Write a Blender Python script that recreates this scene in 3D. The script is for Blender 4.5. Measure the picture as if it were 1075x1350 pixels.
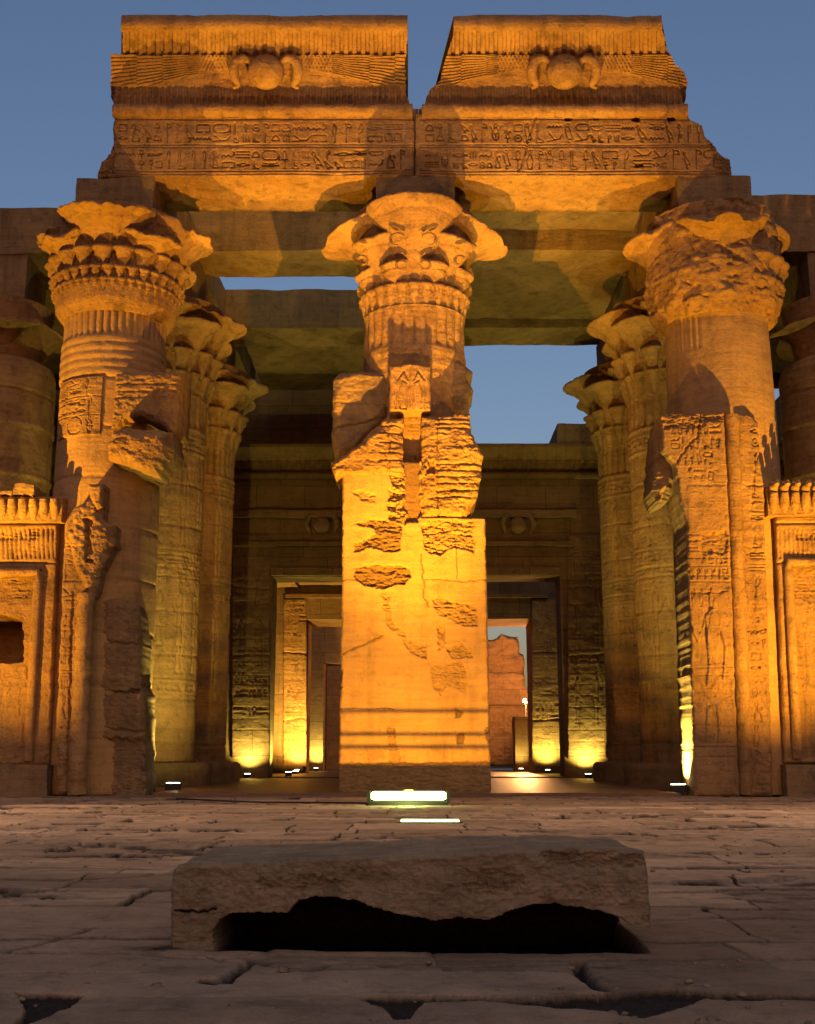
import bpy, math, random
import numpy as np

for o in list(bpy.data.objects): bpy.data.objects.remove(o)
S = bpy.context.scene
COL = S.collection
rad = math.radians

# ------------------------------------------------------------------ camera
F, CX, CY = 1550.0, 537.5, 675.0            # focal length and centre in photo pixels
TH, PSI = rad(11.84), math.atan(11.5/1550)
CAM = np.array([0.0, -23.0, 0.72])
cd = bpy.data.cameras.new('camera'); cam = bpy.data.objects.new('camera', cd); COL.objects.link(cam)
cam.location = CAM; cam.rotation_euler = (rad(90)+TH, 0, PSI)
cd.sensor_fit = 'VERTICAL'; cd.sensor_height = 24; cd.lens = 24*F/1350
cd.clip_start = 0.05; cd.clip_end = 3000
S.camera = cam

# ------------------------------------------------------------------ dusk sky
W = bpy.data.worlds.new('World'); S.world = W; W.use_nodes = True
nt = W.node_tree; nt.nodes.clear()
sky = nt.nodes.new('ShaderNodeTexSky'); sky.sky_type = 'NISHITA'; sky.sun_disc = False
sky.sun_elevation = rad(1.5); sky.sun_rotation = rad(180); sky.altitude = 100
sky.air_density = 1.0; sky.dust_density = 1.8; sky.ozone_density = 2.3
bg = nt.nodes.new('ShaderNodeBackground'); bg.inputs['Strength'].default_value = 0.15
wo = nt.nodes.new('ShaderNodeOutputWorld')
tint = nt.nodes.new('ShaderNodeMix'); tint.data_type = 'RGBA'; tint.blend_type = 'MULTIPLY'; tint.inputs[0].default_value = 1.0
tint.inputs[7].default_value = (1.16, 0.95, 0.99, 1)
nt.links.new(sky.outputs[0], tint.inputs[6]); nt.links.new(tint.outputs[2], bg.inputs['Color']); nt.links.new(bg.outputs[0], wo.inputs['Surface'])
sd = bpy.data.lights.new('afterglow_sun', 'SUN'); sd.energy = 0.22; sd.angle = rad(45); sd.color = (1.0, 0.74, 0.50)
so = bpy.data.objects.new('afterglow_sun', sd); COL.objects.link(so); so.location = (0, -60, 30); so.rotation_euler = (rad(25), 0, rad(12))   # last light behind the camera
S.view_settings.view_transform = 'Standard'; S.view_settings.look = 'None'
S.view_settings.exposure = 1.25; S.view_settings.gamma = 1.0
S.cycles.max_bounces = 5; S.cycles.diffuse_bounces = 3; S.cycles.use_denoising = True
S.cycles.sample_clamp_indirect = 6.0

# ------------------------------------------------------------------ floodlights: colours and powers
ORANGE = (1.0, 0.46, 0.02); AMBER = (1.0, 0.49, 0.03); PINKISH = (1.0, 0.58, 0.28); GREENISH = (1.0, 0.86, 0.20)
POWER = dict(low=1150, mid=1950, high=6600, left=1350, left_high=4600, right=2250, right_high=2700, front=2600, added_mast=2400, up=280)

def spot(name, loc, aim, power, color, angle, blend=1.0, radius=0.02, parent=None):
    d = bpy.data.lights.new(name, 'SPOT'); d.energy = power; d.color = color
    d.spot_size = rad(angle); d.spot_blend = blend; d.shadow_soft_size = radius
    o = bpy.data.objects.new(name, d); COL.objects.link(o)
    v = np.array(aim, float)-np.array(loc, float)
    yaw = math.atan2(v[1], v[0]); el = math.atan2(v[2], math.hypot(v[0], v[1]))
    o.rotation_euler = (rad(90)+el, 0, yaw-rad(90))
    if parent is not None:
        o.parent = parent; o.location = np.array(loc, float)-np.array(parent.location)
    else: o.location = loc
    return o

# ------------------------------------------------------------------ pixel -> point on a plane Y = const
cp, sp = math.cos(PSI), math.sin(PSI)
FW = np.array([-sp*math.cos(TH), cp*math.cos(TH), math.sin(TH)]); RT = np.array([cp, sp, 0.0]); UP = np.cross(RT, FW)
def at(u, v, Y):
    u = np.asarray(u, float); v = np.asarray(v, float)
    d = FW+((u-CX)/F)[..., None]*RT+((CY-v)/F)[..., None]*UP
    t = (Y-CAM[1])/d[..., 1]
    return CAM[0]+d[..., 0]*t, CAM[2]+d[..., 2]*t
def ax(u, v, Y):
    x, z = at(u, v, Y); return float(x), float(z)
def ground(u, v, z=0.0):
    d = FW+RT*(u-CX)/F+UP*(CY-v)/F
    t = (z-CAM[2])/d[2]; p = CAM+d*t; return float(p[0]), float(p[1])

# ------------------------------------------------------------------ numpy noise
def _h(ix, iy, iz, s):
    n = (ix*374761393+iy*668265263+iz*2147483647+s*974634777) & 0xFFFFFFFF
    n = ((n ^ (n >> 13))*1274126177) & 0xFFFFFFFF
    n = ((n ^ (n >> 16))*2246822519) & 0xFFFFFFFF
    return ((n ^ (n >> 15)) & 0xFFFF)/32767.5-1.0
def vn(x, y, z, s=0):
    x = np.asarray(x, float); y = np.asarray(y, float)+0*x; z = np.asarray(z, float)+0*x
    fx, fy, fz = np.floor(x), np.floor(y), np.floor(z)
    ix, iy, iz = fx.astype(np.int64), fy.astype(np.int64), fz.astype(np.int64)
    a, b, c = x-fx, y-fy, z-fz
    a, b, c = a*a*(3-2*a), b*b*(3-2*b), c*c*(3-2*c)
    def L(p, q, t): return p+(q-p)*t
    r = []
    for k in (0, 1):
        e = [_h(ix+i, iy+j, iz+k, s) for j in (0, 1) for i in (0, 1)]
        r.append(L(L(e[0], e[1], a), L(e[2], e[3], a), b))
    return L(r[0], r[1], c)
def fbm(x, y, z=0.0, s=0, o=4, g=0.5):
    t = 0; A = 1.0; n = 0
    for i in range(o):
        t = t+A*vn(np.asarray(x)*2**i, np.asarray(y)*2**i, np.asarray(z)*2**i, s+i*17); n += A; A *= g
    return t/n
def sstep(a, b, x):
    t = np.clip((x-a)/(b-a), 0, 1); return t*t*(3-2*t)

# ------------------------------------------------------------------ mesh helpers
def mk(name, V, Q, mat, parent=None, smooth=True, T=None, N=None):
    """V (n,3) world coordinates, Q (m,4) quads, T (k,3) triangles, N list of n-gons -> one mesh object"""
    V = np.asarray(V, np.float32).reshape(-1, 3)
    if parent is not None: V = V-np.array(parent_world(parent), np.float32)
    fl = []; tot = []
    if Q is not None and len(Q): Q = np.asarray(Q, np.int32); fl.append(Q.ravel()); tot.append(np.full(len(Q), 4))
    if T is not None and len(T): T = np.asarray(T, np.int32); fl.append(T.ravel()); tot.append(np.full(len(T), 3))
    for n in (N or []): fl.append(np.asarray(n, np.int32)); tot.append(np.array([len(n)]))
    fl = np.concatenate(fl); tot = np.concatenate(tot).astype(np.int32)
    me = bpy.data.meshes.new(name)
    me.vertices.add(len(V)); me.vertices.foreach_set('co', V.ravel())
    me.loops.add(len(fl)); me.loops.foreach_set('vertex_index', fl.astype(np.int32))
    me.polygons.add(len(tot)); st = np.zeros(len(tot), np.int32); st[1:] = np.cumsum(tot)[:-1]
    me.polygons.foreach_set('loop_start', st); me.polygons.foreach_set('loop_total', tot)
    me.polygons.foreach_set('use_smooth', np.full(len(tot), bool(smooth)))
    me.update(calc_edges=True); me.validate()
    me.materials.append(mat)
    o = bpy.data.objects.new(name, me); COL.objects.link(o)
    if parent is not None: o.parent = parent
    return o
def parent_world(p):
    l = np.zeros(3)
    while p is not None: l = l+np.array(p.location); p = p.parent
    return l

class MB:
    def __init__(s): s.V = []; s.Q = []; s.T = []; s.N = []; s.W = []; s.n = 0
    def add(s, V, Q=None, T=None, N=None, W=None):
        V = np.asarray(V, float).reshape(-1, 3)
        s.V.append(V); s.W.append(np.zeros(len(V)) if W is None else np.asarray(W, float).ravel())
        if Q is not None and len(Q): s.Q.append(np.asarray(Q)+s.n)
        if T is not None and len(T): s.T.append(np.asarray(T)+s.n)
        for n in (N or []): s.N.append([i+s.n for i in n])
        s.n += len(V); return s
    def grid(s, P, wu=False, wv=False, flip=False):
        """P (a,b,3)"""
        a, b = P.shape[:2]; I = np.arange(a*b).reshape(a, b)
        if wu: I = np.vstack([I, I[:1]])
        if wv: I = np.hstack([I, I[:, :1]])
        q = np.stack([I[:-1, :-1], I[1:, :-1], I[1:, 1:], I[:-1, 1:]], -1).reshape(-1, 4)
        if flip: q = q[:, ::-1]
        return s.add(P.reshape(-1, 3), q)
    def box(s, x0, x1, y0, y1, z0, z1, res=0.25, amp=0.015, sc=1.5, seed=0, bev=0.02):
        """rough stone block: six displaced grids, worn edges"""
        lo = np.array([x0, y0, z0]); hi = np.array([x1, y1, z1])
        for axis in range(3):
            i, j = [k for k in range(3) if k != axis]
            na = max(2, min(160, int((hi[i]-lo[i])/res)+2)); nb = max(2, min(160, int((hi[j]-lo[j])/res)+2))
            A, B = np.meshgrid(np.linspace(0, 1, na), np.linspace(0, 1, nb), indexing='ij')
            for side in (0, 1):
                P = np.zeros((na, nb, 3)); P[..., i] = lo[i]+(hi[i]-lo[i])*A; P[..., j] = lo[j]+(hi[j]-lo[j])*B
                P[..., axis] = hi[axis] if side else lo[axis]
                if amp > 0:
                    Q = P.copy()
                    for k in range(3): P[..., k] += amp*fbm(Q[..., 0]*sc, Q[..., 1]*sc, Q[..., 2]*sc, seed+k*31, 4, 0.6)
                fl = (side == 0) ^ (axis == 1)
                s.grid(P, flip=fl)
        return s
    def tube(s, pts, r, n=10, cap=True):
        pts = np.asarray(pts, float); r = np.full(len(pts), r) if np.isscalar(r) else np.asarray(r, float)
        t = np.gradient(pts, axis=0); t /= np.linalg.norm(t, axis=1)[:, None]+1e-9
        ref = np.array([0, 1.0, 0]) if abs(t[:, 1]).mean() < 0.8 else np.array([1.0, 0, 0])
        a = np.cross(t, ref); a /= np.linalg.norm(a, axis=1)[:, None]+1e-9; b = np.cross(t, a)
        ph = np.linspace(0, 2*math.pi, n, endpoint=False)
        P = pts[:, None]+r[:, None, None]*(np.cos(ph)[None, :, None]*a[:, None]+np.sin(ph)[None, :, None]*b[:, None])
        s.grid(P, wv=True)
        if cap:
            s.add(P[0], N=[list(range(n))]); s.add(P[-1], N=[list(range(n))[::-1]])
        return s
    def build(s, name, mat, parent=None, smooth=True):
        cat = lambda L: np.concatenate(L) if L else None
        o = mk(name, np.concatenate(s.V), cat(s.Q), mat, parent, smooth, cat(s.T), s.N)
        w = np.concatenate(s.W)
        if w.max() > 0 and len(w) == len(o.data.vertices):                       # bare stone / dirt in worn places, plus shade painted in the block's hollow
            o.data.attributes.new('wear_shade', 'FLOAT', 'POINT').data.foreach_set('value', w.astype(np.float32))
        return o

def empty(name, loc, label, cat, group=None):
    o = bpy.data.objects.new(name, None); COL.objects.link(o); o.location = loc; o.empty_display_size = 0.3
    return tag(o, label, cat, group)
def tag(o, label, cat, group=None):
    o['label'] = label; o['category'] = cat; o['kind'] = 'thing'
    if group: o['group'] = group
    return o
def struct(o, kind='structure'):
    o['kind'] = kind; return o
def copy_tree(root, loc):
    r = root.copy(); COL.objects.link(r); r.location = loc
    for ch in list(root.children):
        c = ch.copy(); COL.objects.link(c); c.parent = r
        for g in list(ch.children):
            d = g.copy(); COL.objects.link(d); d.parent = c
    return r

# ------------------------------------------------------------------ materials
def stone(name, c1, c2, dark=(0.10, 0.075, 0.05), bump=0.6, scale=1.0, joints=None, rough=0.92, stain=0.45, streak=0.25, wear_shade=None, tone=False):
    m = bpy.data.materials.new(name); m.use_nodes = True; n = m.node_tree.nodes; l = m.node_tree.links
    b = n['Principled BSDF']; b.inputs['Roughness'].default_value = rough; b.inputs['Specular IOR Level'].default_value = 0.2
    g = n.new('ShaderNodeNewGeometry'); pos = g.outputs['Position']
    def noise(sc, det=6, ro=0.6, vec=pos, dist=0.0):
        t = n.new('ShaderNodeTexNoise'); t.inputs['Scale'].default_value = sc*scale; t.inputs['Detail'].default_value = det
        t.inputs['Roughness'].default_value = ro; t.inputs['Distortion'].default_value = dist; l.new(vec, t.inputs['Vector']); return t.outputs['Fac']
    def ramp(f, a, b_):
        r = n.new('ShaderNodeMapRange'); r.inputs[1].default_value = a; r.inputs[2].default_value = b_; l.new(f, r.inputs[0]); return r.outputs[0]
    def mix(f, a, b_, mode='MIX'):
        x = n.new('ShaderNodeMix'); x.data_type = 'RGBA'; x.blend_type = mode
        if isinstance(f, (int, float)): x.inputs[0].default_value = f
        else: l.new(f, x.inputs[0])
        for k, q in ((6, a), (7, b_)):
            if isinstance(q, tuple): x.inputs[k].default_value = (*q, 1)
            else: l.new(q, x.inputs[k])
        return x.outputs[2]
    def math_(op, a, b_):
        x = n.new('ShaderNodeMath'); x.operation = op
        for k, q in ((0, a), (1, b_)):
            if isinstance(q, (int, float)): x.inputs[k].default_value = q
            else: l.new(q, x.inputs[k])
        return x.outputs[0]
    c = mix(ramp(noise(0.7, 7, 0.65), 0.35, 0.65), c1, c2)
    c = mix(math_('MULTIPLY', ramp(noise(3.1, 8, 0.7, dist=0.4), 0.52, 0.72), stain), c, dark)
    mp = n.new('ShaderNodeMapping'); mp.inputs['Scale'].default_value = (3.0, 3.0, 0.35); l.new(pos, mp.inputs['Vector'])
    c = mix(math_('MULTIPLY', ramp(noise(1.0, 5, 0.6, mp.outputs[0]), 0.5, 0.75), streak), c, dark)
    mp2 = n.new('ShaderNodeMapping'); mp2.inputs['Scale'].default_value = (0.8, 0.8, 7.0); l.new(pos, mp2.inputs['Vector'])
    lay = noise(1.0, 5, 0.65, mp2.outputs[0])                     # bedding layers of the sandstone
    c = mix(0.6, c, mix(ramp(lay, 0.3, 0.7), dark, c1), 'SOFT_LIGHT')
    sp_ = ramp(noise(45, 3, 0.7), 0.35, 0.7)
    c = mix(0.4, c, mix(sp_, dark, c1), 'SOFT_LIGHT')
    pit = ramp(noise(11, 6, 0.75, dist=0.6), 0.60, 0.70)
    c = mix(math_('MULTIPLY', pit, 0.55*stain+0.15), c, dark)
    h = math_('ADD', math_('MULTIPLY', noise(6, 8, 0.65), 0.05), math_('MULTIPLY', noise(60, 4, 0.7), 0.008))
    h = math_('ADD', h, math_('MULTIPLY', lay, 0.035))
    h = math_('SUBTRACT', h, math_('MULTIPLY', pit, 0.012))
    h = math_('ADD', h, math_('MULTIPLY', noise(22, 6, 0.7), 0.026))
    if joints:
        sx, sz = joints
        s_ = n.new('ShaderNodeSeparateXYZ'); l.new(pos, s_.inputs[0])
        cb = n.new('ShaderNodeCombineXYZ'); l.new(math_('ADD', s_.outputs[0], s_.outputs[1]), cb.inputs[0]); l.new(s_.outputs[2], cb.inputs[1])
        nz = n.new('ShaderNodeTexNoise'); nz.inputs['Scale'].default_value = 1.5; l.new(pos, nz.inputs['Vector'])
        va = n.new('ShaderNodeVectorMath'); va.operation = 'MULTIPLY_ADD'; l.new(nz.outputs['Color'], va.inputs[0])
        va.inputs[1].default_value = (0.08, 0.08, 0.08); l.new(cb.outputs[0], va.inputs[2])
        br = n.new('ShaderNodeTexBrick'); br.inputs['Scale'].default_value = 1.0; br.inputs['Brick Width'].default_value = sx
        br.inputs['Row Height'].default_value = sz; br.inputs['Mortar Size'].default_value = 0.012; br.inputs['Mortar Smooth'].default_value = 0.3
        br.inputs['Color1'].default_value = (0.75, 0.75, 0.75, 1); br.inputs['Color2'].default_value = (1, 1, 1, 1); br.inputs['Mortar'].default_value = (0.45, 0.4, 0.35, 1)
        l.new(va.outputs[0], br.inputs['Vector'])
        c = mix(0.9, c, br.outputs['Color'], 'MULTIPLY')
        h = math_('SUBTRACT', h, math_('MULTIPLY', br.outputs['Fac'], 0.03))
    if tone:
        tt_ = n.new('ShaderNodeAttribute'); tt_.attribute_name = 'tone'; c = mix(1.0, c, tt_.outputs['Vector'], 'MULTIPLY')
    if wear_shade:
        at_ = n.new('ShaderNodeAttribute'); at_.attribute_name = 'wear_shade'
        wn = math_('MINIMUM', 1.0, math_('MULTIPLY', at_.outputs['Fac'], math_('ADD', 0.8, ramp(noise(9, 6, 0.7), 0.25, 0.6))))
        c = mix(wn, c, wear_shade)
    l.new(c, b.inputs['Base Color'])
    bp = n.new('ShaderNodeBump'); bp.inputs['Strength'].default_value = bump; bp.inputs['Distance'].default_value = 1.0
    l.new(h, bp.inputs['Height']); l.new(bp.outputs[0], b.inputs['Normal'])
    return m
def plain(name, c, rough=0.6, metal=0.0, emit=None, es=0.0):
    m = bpy.data.materials.new(name); m.use_nodes = True; n = m.node_tree.nodes; l = m.node_tree.links; b = n['Principled BSDF']
    b.inputs['Roughness'].default_value = rough; b.inputs['Metallic'].default_value = metal
    t = n.new('ShaderNodeTexNoise'); t.inputs['Scale'].default_value = 25; t.inputs['Detail'].default_value = 5
    x = n.new('ShaderNodeMix'); x.data_type = 'RGBA'; x.inputs[6].default_value = (*[k*0.6 for k in c], 1); x.inputs[7].default_value = (*c, 1)
    l.new(t.outputs['Fac'], x.inputs[0]); l.new(x.outputs[2], b.inputs['Base Color'])
    if emit: b.inputs['Emission Color'].default_value = (*emit, 1); b.inputs['Emission Strength'].default_value = es
    return m
M_SAND = stone('sandstone', (0.46, 0.33, 0.19), (0.36, 0.24, 0.135), bump=1.25, stain=0.62, streak=0.4)
M_PLASTER = stone('restored_plaster', (0.47, 0.34, 0.19), (0.42, 0.30, 0.17), bump=0.6, stain=0.4, streak=0.3, wear_shade=(0.15, 0.085, 0.04))
M_BEAM = stone('weathered_beam', (0.36, 0.27, 0.17), (0.28, 0.21, 0.13), bump=0.8, stain=0.6, streak=0.5)
M_WALL = stone('masonry', (0.36, 0.26, 0.16), (0.29, 0.21, 0.13), bump=0.5, joints=(1.7, 0.85))
M_GREY = stone('grey_limestone', (0.42, 0.36, 0.28), (0.28, 0.24, 0.185), dark=(0.11, 0.085, 0.06), bump=0.6, scale=5.0, stain=0.55, wear_shade=(0.006, 0.0045, 0.0035))  # the near-black colour paints shade into the block's hollow
M_PAVE = stone('flagstone', (0.45, 0.36, 0.28), (0.33, 0.265, 0.205), dark=(0.08, 0.056, 0.042), bump=0.6, scale=2.5, rough=0.78, stain=0.45, streak=0.2, wear_shade=(0.03, 0.021, 0.016), tone=True)
M_DIRT = stone('dirt', (0.12, 0.085, 0.06), (0.08, 0.058, 0.042), bump=0.9, scale=6.0)
M_METAL = plain('dark_metal', (0.012, 0.012, 0.012), 0.7)
M_BLACK = plain('black_paint', (0.003, 0.003, 0.003), 0.9)
M_GLASS = plain('lit_glass', (0.8, 0.85, 0.7), 0.3, 0, (0.84, 1.0, 0.36), 4.5)
M_BULB = plain('lit_bulb', (0.9, 0.8, 0.6), 0.3, 0, (1.0, 0.66, 0.28), 80.0)
M_UPGLASS = plain('uplight_glass', (0.8, 0.85, 0.7), 0.3, 0, (1.0, 0.95, 0.6), 9.0)

# ------------------------------------------------------------------ carving: strokes drawn into a height map
G = {}                                        # hieroglyph-like signs, unit box, y up
def arc(cx, cy, rx, ry, a0, a1, n=10):
    t = np.radians(np.linspace(a0, a1, n)); return [(cx+rx*math.cos(a), cy+ry*math.sin(a)) for a in t]
G['reed'] = [[(.5, 0), (.5, .35), (.3, .6), (.42, 1), (.62, .8), (.5, .35)]]
G['water'] = [[(0, .35), (.12, .65), (.25, .35), (.37, .65), (.5, .35), (.62, .65), (.75, .35), (.87, .65), (1, .35)]]
G['bird'] = [[(.05, .8), (.18, .92), (.3, .85), (.35, .65), (.7, .45), (1, .15), (.7, .25), (.45, .25), (.25, .45), (.2, .7), (.05, .8)], [(.45, .25), (.45, .02), (.6, .02)], [(.58, .25), (.6, .02)]]
G['owl'] = [[(.15, .95), (.5, 1), (.55, .7), (.85, .2), (.6, .15), (.3, .3), (.15, .6), (.15, .95)], [(.4, .2), (.4, 0), (.55, 0)], [(.3, .85), (.4, .8)]]
G['mouth'] = [arc(.5, .3, .5, .35, 20, 160), arc(.5, .7, .5, .35, 200, 340)]
G['eye'] = [arc(.5, .3, .5, .35, 20, 160), arc(.5, .7, .5, .35, 200, 340), arc(.5, .5, .12, .14, 0, 360), [(.1, .85), (.9, .85)]]
G['basket'] = [arc(.5, .7, .5, .55, 180, 360)+[(0, .7)]]
G['loaf'] = [arc(.5, .2, .4, .6, 0, 180)+[(.9, .2)]]
G['sun'] = [arc(.5, .5, .4, .4, 0, 360, 14), arc(.5, .5, .1, .1, 0, 360, 6)]
G['ankh'] = [arc(.5, .75, .2, .24, 0, 360), [(.5, .5), (.5, 0)], [(.2, .5), (.8, .5)]]
G['feather'] = [[(.4, 0), (.4, .8)], [(.4, .8), (.6, 1), (.75, .8), (.6, .55), (.4, .5)]]
G['man'] = [arc(.4, .85, .13, .13, 0, 360, 8), [(.4, .7), (.3, .45), (.25, .05), (.85, .05), (.7, .4), (.5, .45), (.45, .7)], [(.42, .62), (.7, .7), (.85, .6)]]
G['snake'] = [[(0, .3), (.15, .5), (.3, .3), (.5, .5), (.7, .3), (.9, .45), (.95, .75), (.85, .85)]]
G['box'] = [[(.05, .1), (.95, .1), (.95, .9), (.05, .9), (.05, .1)]]
G['house'] = [[(.4, .15), (.05, .15), (.05, .85), (.95, .85), (.95, .15), (.65, .15)]]
G['arm'] = [[(0, .3), (.1, .55), (.6, .45), (.85, .6), (1, .5), (.85, .35), (.5, .3), (0, .3)]]
G['leg'] = [[(.35, 1), (.35, .2), (.8, .1), (.8, 0), (.2, 0), (.2, 1)]]
G['flag'] = [[(.4, 0), (.4, 1), (.85, .9), (.85, .75), (.4, .8)]]
G['jar'] = [[(.35, 1), (.65, 1), (.6, .75), (.8, .45), (.65, 0), (.35, 0), (.2, .45), (.4, .75), (.35, 1)]]
G['strokes'] = [[(.2, .1), (.2, .9)], [(.5, .1), (.5, .9)], [(.8, .1), (.8, .9)]]
G['three'] = [[(0, .2), (1, .2)], [(0, .5), (1, .5)], [(0, .8), (1, .8)]]
G['plough'] = [[(0, .1), (.8, .3), (1, .8)], [(.1, .9), (.5, .22)]]
G['cart'] = [arc(.25, .5, .22, .42, 90, 270)+arc(.75, .5, .22, .42, -90, 90)+[(.25, .92)], [(1, .05), (1, .95)]]
G['scarab'] = [arc(.5, .45, .3, .35, 0, 360), [(.2, .5), (.8, .5)], [(.5, .5), (.5, .1)], arc(.5, .9, .14, .1, 0, 360), [(.25, .65), (.05, .85)], [(.75, .65), (.95, .85)]]
TALL = ['reed', 'bird', 'owl', 'ankh', 'feather', 'man', 'leg', 'flag', 'jar', 'scarab', 'bird', 'man']
WIDE = ['water', 'mouth', 'eye', 'basket', 'snake', 'arm', 'three', 'house', 'plough', 'cart']
SMALL = ['loaf', 'strokes', 'sun', 'feather', 'mouth', 'reed', 'ankh', 'bird', 'house', 'leg']
FIG = [arc(.5, .93, .07, .06, 0, 360, 9), [(.44, .99), (.46, 1.06), (.54, 1.1), (.58, .96)],
       [(.47, .87), (.33, .83), (.36, .62), (.37, .5), (.63, .5), (.62, .62), (.66, .83), (.53, .87)],
       [(.37, .5), (.3, .3), (.72, .3), (.63, .5)], [(.38, .3), (.34, .02), (.5, .02)], [(.62, .3), (.66, .02), (.82, .02)],
       [(.34, .82), (.18, .66), (.02, .74)], [(.66, .82), (.78, .6), (.74, .42)]]
BODY = [[(.42, .86), (.40, .97), (.47, 1.02), (.56, 1.0), (.6, .93), (.57, .87)], [(.47, .88), (.30, .83), (.35, .62), (.40, .5), (.60, .5), (.64, .62), (.70, .83), (.53, .88)],
        [(.39, .51), (.30, .30), (.74, .28), (.61, .51)], [(.34, .31), (.33, .08), (.30, .0), (.50, .0), (.43, .06), (.47, .3)], [(.56, .3), (.64, .08), (.62, .0), (.84, .0), (.75, .06), (.70, .3)],
        [(.30, .83), (.14, .64), (-.02, .72), (-.02, .77), (.14, .71), (.30, .76)], [(.68, .83), (.86, .62), (.80, .40), (.75, .41), (.79, .61), (.66, .74)]]
def body(u0, v0, u1, v1, dep=-.05, flip=False, seed=0):
    return [('patch', [((u0+x*(u1-u0)) if not flip else (u1-x*(u1-u0)), v1-y*(v1-v0)) for x, y in pl], dep, .008, .8, seed+i) for i, pl in enumerate(BODY)]
def glyph_row(u0, u1, v0, v1, rnd, cover=0.95):
    """strokes for one line of signs between two ruled lines (pixels, v down)"""
    out = []; h = v1-v0; u = u0
    def put(k, a, b, c, d):
        for pl in G[k]: out.append([(a+x*(c-a), d-y*(d-b)) for x, y in pl])
    while u < u1-h*0.35:
        r = rnd.random()
        if r < .58:
            w = h*rnd.uniform(.34, .58); put(rnd.choice(TALL), u, v0+1, u+w, v1-1)
        elif r < .84:
            w = h*rnd.uniform(.6, .9); m = v0+h*rnd.uniform(.4, .6)
            put(rnd.choice(WIDE), u, v0+1, u+w, m-1)
            if rnd.random() < .5: put(rnd.choice(WIDE), u, m+1, u+w, v1-1)
            else:
                put(rnd.choice(SMALL), u, m+1, u+w*.45, v1-1); put(rnd.choice(SMALL), u+w*.55, m+1, u+w, v1-1)
        else:
            w = h*.42; put(rnd.choice(SMALL), u, v0+1, u+w, v0+h*.48); put(rnd.choice(SMALL), u, v0+h*.54, u+w, v1-1)
        u += w+h*rnd.uniform(.05, .11)
    return out
def figure(u0, v0, u1, v1, flip=False):
    return [[((u0+x*(u1-u0)) if not flip else (u1-x*(u1-u0)), v1-y*(v1-v0)) for x, y in pl] for pl in FIG]

def inside(U, Vv, poly):
    r = np.zeros(U.shape, bool); n = len(poly)
    for i in range(n):
        x0, y0 = poly[i]; x1, y1 = poly[(i+1) % n]
        if y0 == y1: continue
        c = ((y0 > Vv) != (y1 > Vv)) & (U < (x1-x0)*(Vv-y0)/(y1-y0)+x0); r ^= c
    return r
def segdist(U, Vv, p, q):
    dx, dy = q[0]-p[0], q[1]-p[1]; L = dx*dx+dy*dy+1e-12
    t = np.clip(((U-p[0])*dx+(Vv-p[1])*dy)/L, 0, 1)
    return np.hypot(U-p[0]-t*dx, Vv-p[1]-t*dy), t
def polydist(U, Vv, poly, closed=True):
    d = np.full(U.shape, 1e9); n = len(poly)
    for i in range(n if closed else n-1):
        d = np.minimum(d, segdist(U, Vv, poly[i], poly[(i+1) % n])[0])
    return d
def densify(poly, step, jag=0.0, seed=0, freq=0.12):
    out = []; n = len(poly)
    for i in range(n):
        p = np.array(poly[i], float); q = np.array(poly[(i+1) % n], float); m = max(1, int(np.hypot(*(q-p))/step))
        for k in range(m): out.append(p+(q-p)*k/m)
    out = np.array(out)
    if jag > 0:
        a = fbm(out[:, 0]*freq, out[:, 1]*freq, 0.3, seed, 3, 0.6); b = fbm(out[:, 0]*freq, out[:, 1]*freq, 7.7, seed+5, 3, 0.6)
        out = out+jag*np.stack([a, b], 1)*1.6
    return out

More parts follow.
